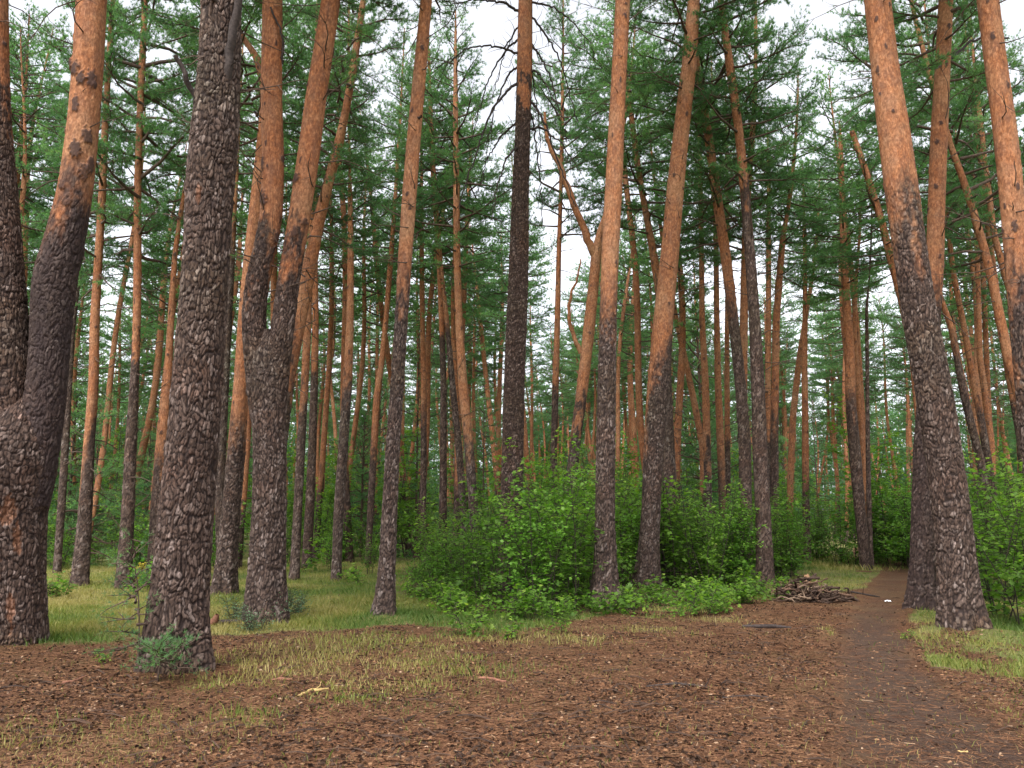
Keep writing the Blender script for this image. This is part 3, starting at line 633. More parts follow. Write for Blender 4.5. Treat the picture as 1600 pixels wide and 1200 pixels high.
# ---- mid distance trees, traced one by one: (points, base, D, orange-line py, label, crown height, crown scale, seed)
MID = [
 ([(125, 915, 26), (133, 800, 21), (139, 700, 17), (146, 600, 15), (148, 500, 14), (154, 400, 12), (160, 300, 11), (164, 200, 10), (170, 100, 8)], (124, 916), None, 700, 'slender pine on the grass by the huge twin pine, orange low on its left side', 9.0, .85, 51, (math.pi, 1.2)),
 ([(193, 918, 25), (200, 800, 20), (204, 700, 18), (210, 600, 14), (214, 500, 12), (215, 400, 12), (215, 300, 11), (218, 200, 10)], (192, 919), None, 540, 'slender dark footed pine on the grass between the huge twin and thick grey pines', 9.6, .85, 53, None),
 ([(240, 905, 22), (245, 800, 20), (252, 700, 18), (262, 600, 12), (267, 500, 10), (273, 400, 8), (283, 330, 7), (292, 280, 6)], (238, 912), 20.5, 730, 'thin pine leaning out from behind the left side of the thick grey pine', 11, .6, 57, None),
 ([(460, 905, 16), (465, 800, 14), (470, 700, 14), (476, 600, 12), (481, 500, 12), (484, 400, 11), (487, 300, 10)], (459, 907), None, 625, 'thin pine just right of the forked pine, red brown above and dark below', 12, .75, 59, None),
 ([(479, 885, 16), (484, 800, 15), (488, 700, 13), (491, 600, 12), (493, 500, 10), (492, 400, 9)], (478, 888), None, 580, 'thin grey brown pine second to the right of the forked pine', 13, .8, 61, None),
 ([(428, 880, 24), (436, 700, 24), (450, 590, 22), (468, 500, 21), (483, 420, 22), (497, 350, 18), (512, 290, 16), (528, 230, 15), (540, 175, 12)], (424, 915), 19.0, 580, 'orange pine leaning strongly right out of the forked pine, crown touching the sky', 9.6, .75, 63, None),
 ([(525, 905, 16), (529, 800, 16), (536, 700, 16), (543, 600, 15), (547, 500, 12), (548, 400, 10), (547, 300, 7), (546, 260, 4)], (525, 907), None, 600, 'lone slender pine midway between the forked pine and the slim leaning pine', 13.5, .55, 67, None),
 ([(575, 880, 10), (580, 780, 11), (584, 700, 11), (589, 620, 11), (597, 560, 9), (603, 500, 8)], (575, 883), None, 700, 'thin orange pine just left of the slim pine on the grass', 12, .8, 69, None),
 ([(693, 860, 13), (692, 800, 13), (693, 700, 11), (693, 600, 10), (690, 500, 9), (686, 400, 8), (678, 300, 7)], (693, 880), 27, 540, 'thin pine left of the thicket, grey foot and brown top, curving left', 11.5, .8, 71, None),
 ([(744, 880, 16), (740, 800, 15), (733, 700, 15), (723, 600, 15), (717, 500, 12), (714, 400, 11), (713, 300, 10), (712, 200, 8)], (745, 893), 24, 690, 'red orange pine curving out of the left end of the thicket', 10.5, .95, 73, None),
 ([(727, 860, 13), (724, 800, 12), (717, 700, 11), (707, 600, 10), (698, 500, 8), (690, 430, 7)], (727, 885), 27, 520, 'dark thin pine close beside the red orange curving pine', 13, .7, 77, None),
 ([(663, 860, 11), (661, 800, 10), (662, 700, 10), (662, 600, 9), (660, 500, 8)], (664, 875), 31, 640, 'thin brown pine standing just right of the slim pine on the grass', 12.5, .8, 79, None),
 ([(864, 860, 12), (865, 720, 11), (868, 600, 10), (871, 500, 9), (873, 400, 8), (876, 310, 6)], (864, 880), 27, 610, 'thin dark pine showing behind the tallest bush of the thicket', 12.5, .75, 83, None),
 ([(1045, 860, 24), (1046, 740, 21), (1043, 650, 18), (1040, 560, 16), (1030, 450, 14), (1018, 380, 11), (1003, 300, 9)], (1045, 885), 25, 470, 'dark stout pine half hidden behind the leaning pine at the thicket edge', 11.5, .9, 89, None),
 ([(1108, 880, 13), (1106, 750, 12), (1105, 700, 12), (1102, 600, 11), (1097, 500, 9), (1096, 400, 8), (1095, 330, 7)], (1108, 880), 28, 712, 'orange pine with a dark foot, leftmost of the three behind the thicket', 12.0, .8, 91, None),
 ([(1131, 880, 13), (1128, 750, 12), (1124, 650, 11), (1122, 600, 10), (1120, 500, 9), (1119, 400, 8)], (1131, 880), 28.5, 740, 'orange pine, middle of the three upright ones behind the thicket', 13.0, .8, 93, None),
 ([(1139, 870, 10), (1137, 740, 9), (1136, 600, 8), (1136, 500, 7), (1137, 400, 6)], (1139, 874), 32, 690, 'orange pine, rightmost of the three upright ones behind the thicket', 13.5, .7, 97, None),
 ([(1100, 870, 11), (1098, 700, 10), (1085, 630, 10), (1070, 560, 9), (1057, 500, 8), (1045, 440, 6)], (1103, 872), 31, 760, 'thin orange pine leaning left behind the thicket', 13, .7, 99, None),
 ([(1168, 890, 21), (1165, 780, 19), (1164, 700, 19), (1157, 600, 17), (1146, 500, 16), (1134, 400, 16), (1119, 300, 15), (1105, 200, 13), (1093, 130, 10)], (1170, 905), 22, 470, 'pine bending left in the middle of the thicket, dark foot, orange above', 10.6, .95, 101, None),
 ([(1196, 915, 27), (1192, 800, 24), (1187, 700, 23), (1184, 600, 21), (1179, 500, 18), (1172, 400, 16), (1164, 300, 15), (1154, 200, 13), (1140, 100, 13), (1126, 0, 9)], (1196, 917), None, 300, 'tall grey brown pine at the right end of the thicket near the brush pile', 11.5, 1.0, 103, None),
 ([(1160, 870, 12), (1161, 600, 13), (1163, 450, 12), (1166, 330, 11), (1172, 250, 10), (1178, 180, 8), (1180, 130, 6)], (1160, 885), 23.5, 660, 'red orange pine squeezed behind the tall grey brown pine', 10.8, .75, 107, None),
 ([(1211, 870, 14), (1210, 700, 13), (1211, 600, 12), (1213, 500, 11), (1219, 420, 10), (1223, 370, 9), (1230, 335, 6)], (1212, 890), 25, 655, 'orange pine just right of the tall grey brown pine, forking high up', 10.6, .8, 109, None),
 ([(1200, 870, 10), (1200, 600, 9), (1201, 400, 8), (1201, 300, 6)], (1200, 875), 31, 690, 'thin orange pine between the tall grey brown pine and the high forking pine', 13, .7, 111, None),
 ([(1233, 860, 11), (1235, 750, 10), (1239, 650, 10), (1249, 560, 9), (1261, 480, 7), (1270, 430, 5)], (1233, 866), 34, 900, 'pale orange pine leaning right beyond the brush pile', 12.5, .65, 113, None),
 ([(1261, 860, 12), (1259, 770, 11), (1258, 650, 10), (1257, 560, 9), (1258, 500, 8), (1258, 420, 6)], (1261, 870), 31, 745, 'upright orange pine beyond the brush pile', 11, .8, 117, None),
 ([(1353, 888, 16), (1344, 800, 17), (1337, 720, 18), (1330, 640, 16), (1328, 560, 15), (1323, 480, 13), (1319, 400, 11), (1316, 300, 9), (1314, 240, 7)], (1354, 889), None, 620, 'dark footed orange pine at the far end of the path, leftmost of a trio', 11.0, .85, 119, None),
 ([(1356, 880, 9), (1351, 760, 9), (1349, 700, 9), (1340, 600, 9), (1334, 520, 8), (1338, 430, 5), (1343, 370, 4)], (1357, 884), 29, 800, 'orange pine crossing behind the trio at the far end of the path', None, .5, 121, None),
 ([(1361, 885, 9), (1358, 800, 8), (1356, 700, 7), (1355, 560, 6), (1354, 480, 5), (1358, 440, 2)], (1361, 887), 27.5, -900, 'thin dark dead pine at the far end of the path', None, .5, 123, None),
 ([(1442, 860, 17), (1440, 680, 15), (1428, 560, 13), (1412, 480, 12), (1396, 420, 12), (1376, 340, 11), (1357, 280, 10), (1338, 225, 9), (1331, 205, 8)], (1444, 905), 20.5, 640, 'orange pine leaning left from behind the large pine by the path', 9.2, .85, 127, None),
 ([(1640, 900, 18), (1612, 680, 17), (1594, 620, 16), (1577, 567, 15), (1563, 500, 14), (1553, 450, 13), (1537, 385, 12), (1520, 327, 11), (1503, 275, 10), (1487, 233, 9)], (1646, 915), 20, 640, 'orange pine leaning left across the gap near the right edge', 9.6, .9, 131, None),
 ([(1622, 880, 13), (1606, 560, 12), (1593, 500, 11), (1577, 450, 10), (1565, 410, 10), (1553, 367, 9), (1545, 300, 8), (1537, 233, 7)], (1624, 890), 24, 660, 'thin orange pine high between the two leaning pines at the right edge', 11, .8, 133, None),
 ([(1555, 860, 14), (1534, 730, 13), (1522, 680, 12), (1507, 620, 12), (1497, 570, 10), (1486, 510, 9), (1470, 467, 8)], (1558, 890), 24, 530, 'dark pine leaning left above the shrubs right of the path pine', 11.5, .8, 137, None),
 ([(1565, 860, 13), (1542, 710, 12), (1532, 650, 11), (1520, 590, 10), (1508, 520, 9), (1490, 430, 8), (1484, 380, 7)], (1567, 880), 26.5, 640, 'thin pine with orange top, second above the shrubs right of the path pine', 12.5, .8, 139, None),
 ([(1553, 860, 12), (1549, 700, 11), (1540, 620, 10), (1531, 560, 9), (1529, 460, 7)], (1553, 875), 30, 800, 'upright orange pine, third above the shrubs right of the path pine', 12.0, .8, 141, None),
 ([(1606, 860, 14), (1596, 690, 13), (1584, 620, 13), (1573, 560, 12), (1560, 480, 10), (1552, 420, 9)], (1609, 880), 26, 620, 'red brown pine above the shrubs beside the right edge', 12.5, .75, 143, None),
 ([(345, 880, 14), (343, 780, 14), (347, 700, 13), (352, 600, 12), (357, 500, 11)], (345, 893), 26, 380, 'dark pine glimpsed between the thick grey pine and the flaking orange pine', 11.5, .9, 147, None),
 ([(372, 880, 12), (380, 780, 11), (386, 700, 10), (391, 600, 9), (396, 500, 8)], (371, 886), 28, 780, 'thin orange pine glimpsed just left of the forked pine', 12, .8, 149, None),
 ([(90, 880, 12), (98, 760, 12), (105, 640, 11), (112, 520, 10), (126, 400, 8)], (90, 893), 25, 300, 'thin grey pine leaning right behind the huge twin pine', 11, .8, 151, None),
]
for pts, base, D, zt, lab, cz, cs, sd, side in MID:
    DD = D or float(grd(*base)[1])
    lim = (); 
    px_tree(pts, base, lab, zt, sd, H={103: 19, 101: 17.5, 109: 16, 113: 16.5, 117: 15.5, 119: 15.5, 127: 12.5, 111: 17, 131: 18, 71: 19, 73: 17.5}.get(sd, 18 + (sd % 7) * .4) if cz else 14, crown_z=cz and cz - 1.6, cs=cs, D=DD, side=side, flare=.12, res=max(.025, DD / 830 * 1.0),
            cell=(.055, .09))
# the orange pine with the bent limb
px_tree([(886, 880, 20), (894, 740, 18), (900, 680, 17), (908, 620, 18), (915, 560, 18), (922, 500, 18), (929, 430, 16), (932, 395, 16), (938, 360, 10), (946, 335, 6)], (885, 897),
        'orange pine behind the thicket with one thick limb bent up to the left', 655, 157, D=24, H=17, crown_z=11.2, cs=.7, flare=.1, res=.03,
        limbs=[([(932, 405, 13), (920, 380, 12), (907, 350, 11), (896, 325, 10), (884, 295, 10), (876, 272, 9), (862, 248, 8), (853, 225, 6), (850, 190, 4)], -.6, 'orange'),
               ([(908, 552, 8), (900, 535, 7), (890, 510, 6), (888, 482, 5), (893, 458, 4), (902, 438, 3), (906, 410, 2)], -.3, 'orange')])
print('near+mid done')

# ------------------------------------------------------------------ far trees: shared trunks and crowns
FAR = []
for q in range(8):
    rg = np.random.default_rng(700 + q); Hh = rg.uniform(17.5, 22.5); a1, a2, ph, ph2 = rg.uniform(.1, .45), rg.uniform(.05, .2), rg.uniform(0, 6.28), rg.uniform(0, 6.28)
    def cen(z, a1=a1, a2=a2, ph=ph, ph2=ph2): return (a1 * math.sin(z * .16 + ph) - a1 * math.sin(ph) + a2 * math.sin(z * .5 + ph2) - a2 * math.sin(ph2), a1 * math.cos(z * .13 + ph2) - a1 * math.cos(ph2))
    zs = np.linspace(0, Hh, 24); C = [(*cen(z), z) for z in zs]; r0 = rg.uniform(.12, .18); R = [r0 * (1 - .42 * (z / Hh)) if z < Hh * .7 else r0 * .6 * (1 - (z - Hh * .7) / (Hh * .3)) + .012 for z in zs]
    R[0] *= 1.15
    tm = trunk('far_trunk', C, R, rg.uniform(1.2, 4.5), .055, .075, 800 + q, cellw=.07, cellh=.11, flare=.1)
    cz0 = Hh * rg.uniform(.50, .63)
    cm = crown_mesh('far_crown', 900 + q, cz0, Hh, rg.uniform(2.0, 2.8), cen, nb=54, k=11, ln=.12, wd=.023, dead=18, deadz=7, tw=6.5, gap=.085)
    FAR.append((tm, cm))
REFS = [(30, 'the huge twin pine'), (136, 'the low orange sided pine'), (203, 'the slender dark footed pine'), (300, 'the thick grey pine'), (368, 'the flaking orange pine'),
        (422, 'the forked pine'), (470, 'the thin red brown pine'), (536, 'the lone slender pine'), (584, 'the thin leaning orange pine'), (612, 'the slim pine on the grass'), (662, 'the thin brown pine'), (693, 'the grey footed thin pine'), (733, 'the red curving pine'),
        (802, 'the grey pine with bare boughs'), (868, 'the thin pine behind the tallest bush'), (902, 'the pine with the bent limb'), (946, 'the straight front pine'), (1020, 'the pine leaning over the thicket'), (1105, 'the three upright orange pines'),
        (1160, 'the dark pine bending left'), (1190, 'the tall grey brown pine'), (1258, 'the upright pine beyond the brush pile'), (1337, 'the pine at the path end'), (1400, 'the end of the path'), (1445, 'the dark footed pine by the path'), (1480, 'the large leaning pine'), (1540, 'the dark pine above the right shrubs'), (1605, 'the pine at the right edge')]
USED = {}
ORD = ['nearest', 'second nearest', 'third nearest', 'fourth nearest']
def place_label(kind, px, D, verb='seen'):
    r = min(REFS, key=lambda q: abs(q[0] - px)); side = 'left' if px < r[0] else 'right'
    dist = 'fairly near' if D < 38 else 'distant' if D < 60 else 'very distant'
    verb = '' if verb == 'seen' else verb + ' '; key = f'{dist} {kind} {verb}just {side} of {r[1]}'
    return key, f'{dist} {kind} group {side} of {r[1]}'.replace(' group', 's')
rng = np.random.default_rng(5); placed = []
tries = 0; nfar = 0
while nfar < 245 and tries < 8000:
    tries += 1; y = 29 + (105 - 29) * rng.random() ** 1.15; x = rng.uniform(-.72, .72) * y
    px = 800 + F_PX * x / (y * CP); 
    if 1370 < px < 1440 and y < 60: continue
    if (1195 < px < 1330 and y < 50) or (835 < px < 940 and y < 50): continue
    if any(math.hypot(x - a, y - b) < 1.5 + y * .012 for a, b in placed): continue
    placed.append((x, y)); nfar += 1; lab, grp = place_label('slender orange pine', px, y)
    rt = tree_empty('pine_tree', x, y, lab, grp); s = rng.uniform(.82, 1.08); rt.scale = (s, s, s)
    rt.rotation_euler = (rng.normal(0, .035), rng.normal(0, .05), rng.uniform(0, 6.28)); tm, cm = FAR[rng.integers(0, 8)]
    link('trunk', tm, rt); link('crown', cm, rt)

def far_wood():
    rg = np.random.default_rng(66); ch = []; n = 420; Y = rg.uniform(100, 150, n); X = rg.uniform(-.8, .8, n) * Y; tb = []; P = []; D = []; S = []
    for x, y in zip(X, Y):
        h = rg.uniform(13, 20); p = np.array([[x, y, -.2], [x + rg.normal(0, .3), y, h * .5], [x + rg.normal(0, .7), y, h]]); tb.append(tube(p, [.17, .13, .04], 5))
        for q in range(rg.integers(16, 26)):
            z = h * rg.uniform(.25, 1); c = np.array([x + rg.normal(0, 1.3), y + rg.normal(0, 1.3), z]); m = 26
            P.append(c + rg.normal(0, 1, (m, 3)) * np.array([.75, .75, .28])); D.append(unit(rg.normal(0, 1, (m, 3)))); S.append(np.full(m, .45 + rg.normal(0, .15)))
    for q in range(700):
        y = rg.uniform(95, 150); c = np.array([rg.uniform(-.8, .8) * y, y, rg.uniform(.5, 6)]); m = 45; P.append(c + rg.normal(0, 1, (m, 3)) * np.array([1.1, 1.1, .8])); D.append(unit(rg.normal(0, 1, (m, 3)))); S.append(np.full(m, .5 + rg.normal(0, .15)))
    V, f = merge(tb); tv, tf, tr = tufts(rg, np.concatenate(P), np.concatenate(D), 3, .42, .16, np.concatenate(S))
    me = build('far_wood', [(V, f, None, 0), (tv, tf, tr, 1)], [BARK, NEEDLE]); bark_defaults(me, 1.0)
    link('far_wood', me, label='far off mass of pine wood closing the view', kind='stuff')
far_wood()
# ------------------------------------------------------------------ shrubs and young trees
SH = [shrub_meshes('shrub', 300 + q, H, sp, ns, dn, .08, MAPLE, LEAF, .38, .16 if q < 3 else .05) for q, (H, sp, ns, dn) in enumerate([(2.6, .8, 5, 10), (2.2, .7, 6, 11), (2.9, .75, 4, 11), (1.8, .75, 6, 12), (2.4, .85, 5, 10)])]
SHB = [shrub_meshes('bright_shrub', 330 + q, H, sp, 5, 12, .08, MAPLE, LEAFB, .4, .08) for q, (H, sp) in enumerate([(2.0, .9), (3.0, 1.1)])]
HS = [2.6, 2.2, 2.9, 1.8, 2.4]
YT = [shrub_meshes('young_tree', 350 + q, H, sp, 3, 9, .14, OVAL, LEAF, .6, .22, .035) for q, (H, sp) in enumerate([(6.0, 1.9), (7.5, 2.2), (5.0, 1.7)])]
HY = [6.0, 7.5, 5.0]
YP = [crown_mesh('young_pine', 370 + q, .35, Hh, R, nb=44, k=9, ln=.13, wd=.02, dead=0, tw=6, gap=.085, profile=lambda f: 1.15 * (1 - f) ** .8 + .08) for q, (Hh, R) in enumerate([(5.0, 1.5), (3.6, 1.1), (9.0, 2.1)])]
YPT = []
for Hh in (5.0, 3.6, 9.0):
    V, f = tube(np.array([[0, 0, -.1], [.02, 0, Hh * .5], [0, .02, Hh]]), [.06, .04, .01], 8); YPT.append(build('young_pine_stem', [(V, f, None, 0)], [WOOD], True))
def shrub(x, y, h, lib, i, hs, label, group, name='shrub', cat='shrub', sq=1.0):
    rt = link(name, None, None, (x, y, float(gh(x, y))), label, cat, group); s = h / hs; rt.scale = (s * sq, s * sq, s); rt.rotation_euler = (0, 0, random.uniform(0, 6.28))
    link('stem', lib[i][0], rt); link('foliage', lib[i][1], rt); return rt
random.seed(11)
# (px, base py, top py, label) for the thicket in front
THK = [
 (655, 925, 862, 'low leafy shrub at the left tip of the thicket on the grass'), (690, 928, 838, 'shrub with light leaves, second from the left tip of the thicket'),
 (722, 940, 812, 'leafy shrub at the front left corner of the thicket'), (760, 950, 780, 'rounded shrub in front of the left grey pine of the thicket'),
 (800, 958, 800, 'front shrub right below the grey pine with hanging boughs'), (838, 962, 752, 'broad bush left of the tallest bush in the thicket'),
 (880, 960, 714, 'tallest bush of the thicket, left of the straight front pine'), (915, 950, 740, 'bush touching the left side of the straight front pine'),
 (972, 926, 752, 'bush filling the gap between the straight and the leaning front pines'), (1052, 912, 768, 'bush right beside the foot of the leaning pine'),
 (1090, 924, 765, 'leafy shrub right of the leaning pine, front row'), (1110, 928, 770, 'leafy shrub in the middle of the right thicket, front row'),
 (1145, 925, 775, 'leafy shrub left of the tall grey brown pine, front row'), (1225, 912, 780, 'shrub behind the left end of the brush pile')]
for q, (px, by, ty, lab) in enumerate(THK):
    g = grd(px, by - 8); h = at(px, ty, g[1])[2] * 1.18; i = [3, 1, 1, 4, 3, 1, 2, 0, 2, 1, 4, 0, 1, 4][q]
    lib = (SHB, 0, 2.0) if q in (0, 1, 9) else (SHB, 1, 3.0) if q in (5, 8, 12) else (SH, i, HS[i]); shrub(g[0], g[1], h, lib[0], lib[1], lib[2], lab, 'shrubs of the thicket')
tops = [(640, 860), (700, 815), (750, 765), (800, 745), (860, 725), (930, 730), (1000, 748), (1060, 765), (1150, 778), (1250, 765), (1330, 772)]
for q in range(42):                                    # the rows behind
    px = 690 + (1245 - 690) * ((q * .618) % 1); D0 = float(np.interp(px, [690, 850, 950, 990, 1045, 1100, 1245], [17.5, 16.2, 17.2, 20.3, 20.5, 18.8, 21.5])); D = D0 + random.random() ** 1.3 * (26 - D0)
    ty = np.interp(px, *zip(*tops)) + random.uniform(-18, 34); x = at(px, 800, D)[0]; h = at(px, ty, D)[2] * 1.1; i = random.randrange(5)
    if px < 760: h = min(h, 2.2)
    lab, grp = place_label('shrub', px, D); lab = lab.replace('fairly near ', 'leafy '); 
    if q % 5 in (1, 3): shrub(x, D, h, SHB, 1, 3.0, lab.replace('leafy', 'light green'), grp.replace('fairly near ', 'light green back row '))
    else: shrub(x, D, h, SH, i, HS[i], lab, grp.replace('fairly near ', 'back row '))
for q in range(46):                                    # far shrubs on both sides of the path end
    D = random.uniform(28, 36); px = random.uniform(1190, 1700)
    if 1372 < px < 1425 and D < 29: continue
    h = random.uniform(2.2, 3.3); i = 3 + q % 2; x = at(px, 800, D)[0]
    if random.random() < .45: shrub(x, D, h * 1.1, SHB, 1, 3.0, *place_label('bright green shrub', px, D))
    else: shrub(x, D, h, SH, i, HS[i], *place_label('tall leafy shrub', px, D))
for q, (px, D, ty) in enumerate([(1385, 29.5, 690), (1412, 28.0, 705), (1440, 26, 720)]):
    h = at(px, ty, D)[2]; shrub(at(px, 800, D)[0], D, h, SHB, 1, 3.0, ['tall bright green bush closing the end of the path', 'bright green bush left of the dark footed pine', 'bright green bush behind the dark footed pine'][q], None)
RG = [(1560, 966, 740, 'shrub at the foot of the large leaning pine, right side'), (1600, 975, 700, 'tall dark green shrub by the right edge, front row'), (1650, 985, 720, 'shrub cut by the right edge'),
      (1535, 940, 700, 'tall shrub just right of the large leaning pine, second row'), (1580, 935, 690, 'tall shrub by the right edge, second row'), (1630, 940, 690, 'shrub in the second row cut by the right edge')]
for q, (px, by, ty, lab) in enumerate(RG):
    g = grd(px, by); h = at(px, ty, g[1])[2]; i = [3, 0, 4, 2, 0, 1][q]; shrub(g[0], g[1], h, SH, i, HS[i], lab, 'tall shrubs on the right')
for q in range(14):
    D = random.uniform(17, 26); px = random.uniform(1500, 1690); i = random.randrange(5); shrub(at(px, 800, D)[0], D, random.uniform(2.6, 3.6), SH, i, HS[i], *place_label('tall shrub', px, D, 'behind'))
for q in range(60):                                    # behind the grass on the left and in the centre
    D = random.uniform(24.5, 38); px = random.uniform(-60, 720); i = random.randrange(5); x = at(px, 800, D)[0]
    if D < 27 and 100 < px < 170: continue
    if random.random() < .3: shrub(x, D, random.uniform(1.2, 2.4), SHB, 0, 2.0, *place_label('light green shrub', px, D))
    else: shrub(x, D, random.uniform(1.1, 2.6), SH, i, HS[i], *place_label('dark green shrub', px, D))
for q in range(170):                                   # young broadleaved trees in the far understorey
    D = 30 + 65 * random.random() ** .8; px = random.uniform(-120, 1720); i = random.randrange(3); h = random.uniform(3.5, 8.0)
    if 640 < px < 1240 and D < 42: h = min(h, 4.5)
    shrub(at(px, 800, D)[0], D, h, YT, i, HY[i], *place_label('young broadleaved tree', px, D), 'young_tree', 'tree')
for q in range(72):
    i = (0, 1, 2, 2)[q % 4]; Hh = (5.0, 3.6, 9.0)[i]
    if q < 30: px = random.uniform(-80, 340); D = random.uniform(27, 50); h = random.uniform(3.5, 9)
    else: px = random.uniform(360, 1680); D = random.uniform(33, 72); h = random.uniform(5, 11.5)
    x = at(px, 800, D)[0]
    lab, grp = place_label('dark young pine', px, D)
    rt = link('young_pine', None, None, (x, D, float(gh(x, D))), lab, 'tree', grp)
    s = h / Hh; rt.scale = (s * .85, s * .85, s); rt.rotation_euler = (0, 0, random.uniform(0, 6.28)); link('trunk', YPT[i], rt); link('crown', YP[i], rt)

for q, (px, D, h) in enumerate([(1376, 32, 1.3), (1392, 33, 1.5), (1408, 32.5, 1.2), (1424, 31, 1.4), (1366, 30.5, 1.0), (1400, 36, 2.4), (1382, 37, 2.6), (1420, 35, 2.3)]):
    shrub(at(px, 800, D)[0], D, h, SHB, q % 2, (2.0, 3.0)[q % 2], 'bright green shrub closing the view at the end of the path', 'bright shrubs at the end of the path')
# small plants
SEED_M = [shrub_meshes('seedling', 400 + q, .42, .28, 3, 26, .075, MAPLE, LEAF, .35, .25, .004) for q in range(3)]
rs = np.random.default_rng(77)
for q in range(90):
    px = rs.uniform(640, 1240); rf = min(REFS, key=lambda r: abs(r[0] - px)); sl = f"leafy front seedling just {'left' if px < rf[0] else 'right'} of {rf[1]}"; by = np.interp(px, [640, 720, 800, 960, 1100, 1215], [930, 955, 966, 964, 955, 930]) - rs.uniform(-8, 26); g = grd(px, by)
    shrub(g[0], g[1], rs.uniform(.22, .55), SEED_M, q % 3, .42, sl, 'seedlings in front of the thicket, ' + sl[-24:], 'seedling', 'seedling')
for px, by, h, lab in [(160, 1036, .16, 'low green seedling in the litter left of the thick grey pine'), (87, 935, .55, 'thin seedling on the grass beside the huge twin pine'), (97, 935, .4, 'small seedling right next to the thin one on the left grass'),
                       (805, 1000, .3, 'lone seedling in the grassy litter before the thicket'), (730, 995, .5, 'feathery seedling in front of the left end of the thicket'), (870, 990, .25, 'tiny seedling before the tallest bush'),
                       (1420, 1000, .14, 'tiny plant beside the path below the dark footed pine'), (560, 915, .5, 'small shrub beside the lone slender pine'), (545, 910, .4, 'leafy sprout at the foot of the lone slender pine'), (467, 895, .9, 'leafy sprout at the foot of the thin pine right of the forked pine')]:
    g = grd(px, by); shrub(g[0], g[1], h, SEED_M, int(px) % 3, .42, lab, None, 'seedling', 'seedling')
g = grd(212, 912); YB = shrub_meshes('yellow_sapling', 420, .7, .35, 3, 24, .08, OVAL, YLEAF, .5, .3, .005); YB2 = shrub_meshes('green_sapling', 421, .8, .5, 4, 22, .08, MAPLE, LEAFB, .5, .2, .006)
shrub(g[0], g[1], .62, [YB], 0, .7, 'small sapling with yellow leaves on the left lawn', None, 'sapling', 'sapling')
g = grd(225, 925); shrub(g[0], g[1], .85, [YB2], 0, .8, 'light green sapling behind the thick grey pine', None, 'sapling', 'sapling')
g = grd(700, 990); 
BL = shrub_meshes('bluish_shrub', 430, .75, .65, 9, 22, .045, OVAL, LEAFG, .6, .02, .006)
for px, by, h, lab in [(400, 985, .42, 'low bluish green shrub round the foot of the forked pine'), (440, 975, .52, 'bluish green shrub right of the foot of the forked pine'), (372, 975, .4, 'sparse bluish shrub left of the forked pine'), (465, 962, .42, 'sparse bluish shrub on the grass right of the forked pine')]:
    g = grd(px, by); shrub(g[0], g[1], h, [BL], 0, .75, lab, None)
# little pine sapling leaning at the foot of the thick grey pine
def pine_sapling(px, by, Hh, seed, label, R=.42, lean=(0, 0)):
    g = grd(px, by); x, y = g; rt = link('pine_sapling', None, None, (x, y, float(gh(x, y))), label, 'sapling')
    rt.rotation_euler = (lean[0], lean[1], 0)
    cm = crown_mesh('sapling_crown', seed, .18, Hh, R, nb=14, k=9, ln=.06, wd=.004, dead=0, deadz=.15, tw=9, gap=.035, profile=lambda f: 1 - .75 * f)
    link('crown', cm, rt); V, f = tube(wiggle(np.random.default_rng(seed), (0, 0, -.05), (0, 0, 1), Hh, 6, .05), np.linspace(.012, .004, 7), 6)
    link('trunk', build('sapling_stem', [(V, f, None, 0)], [WOOD], True), rt)
pine_sapling(216, 1062, 1.15, 500, 'thin pine sapling leaning at the foot of the thick grey pine', .36, (0, -.12))
pine_sapling(246, 1072, .30, 501, 'tiny pine sapling in front of the thick grey pine foot', .25, (0, .1))

# ------------------------------------------------------------------ brush pile, fallen wood, cones
def stick(name, P, R, label, cat, group=None, mat=None, n=6, parent=None, twigs=0, seed=0):
    P = np.asarray(P, float); o = P[0].copy(); rg = np.random.default_rng(seed); tb = [tube(P - o, R, n)]
    for q in range(twigs):
        i = rg.integers(1, len(P) - 1); d = P[i + 1] - P[i]; tb.append(tube(wiggle(rg, P[i] - o, unit(d) + rg.normal(0, .6, 3), rg.uniform(.08, .25), 4, .25), np.linspace(np.max(R) * .5, .003, 5), 5))
    V, f = merge(tb); 
    return link(name, build(name, [(V, f, None, 0)], [mat or DEADW], True), parent, o, label, cat, group)
PILEW = [mat_simple('pile_wood_dark', [(.3, (.030, .018, .012)), (.7, (.085, .050, .034))], 30), mat_simple('pile_wood_brown', [(.3, (.07, .038, .023)), (.7, (.17, .10, .065))], 30), mat_simple('pile_wood_pale', [(.3, (.13, .085, .055)), (.7, (.32, .22, .15))], 30)]
pc = grd(1268, 940); rg = np.random.default_rng(90)
for q in range(120):
    a = rg.uniform(0, 6.28); rr = rg.random() ** .7; L = rg.uniform(.3, .85); px_, py_ = pc[0] + math.cos(a) * rr * .62, pc[1] + math.sin(a) * rr * .45
    z = .03 + rg.uniform(0, 1) * .50 * (1 - rr ** 1.2); d = np.array([rg.normal(0, 1), rg.normal(0, .6), rg.normal(0, .13)])
    d = unit(d); c = np.array([px_, py_, z + float(gh(px_, py_))]); P = wiggle(rg, c - d * L * .5, d, L, 9, .24); P[:, 2] = np.maximum(P[:, 2], .02 + gh(P[:, 0], P[:, 1]))
    P[:, 2] = np.minimum(P[:, 2], .52 - .3 * rr + 0 * P[:, 2]); P[:, 0] = pc[0] + np.clip(P[:, 0] - pc[0], -.82, .86)
    pale_ = q % 6 == 0; stick('dead_branch', P, np.linspace(rg.uniform(.014, .030), rg.uniform(.005, .012), 10), 'pale bare dead branch heaped in the brush pile' if pale_ else 'crooked dark dead branch heaped in the brush pile beside the path', 'branch',
          'pale branches of the brush pile' if pale_ else 'branches of the brush pile', PILEW[2 if pale_ else (q % 3 == 0) * 1], 7, twigs=2, seed=q)
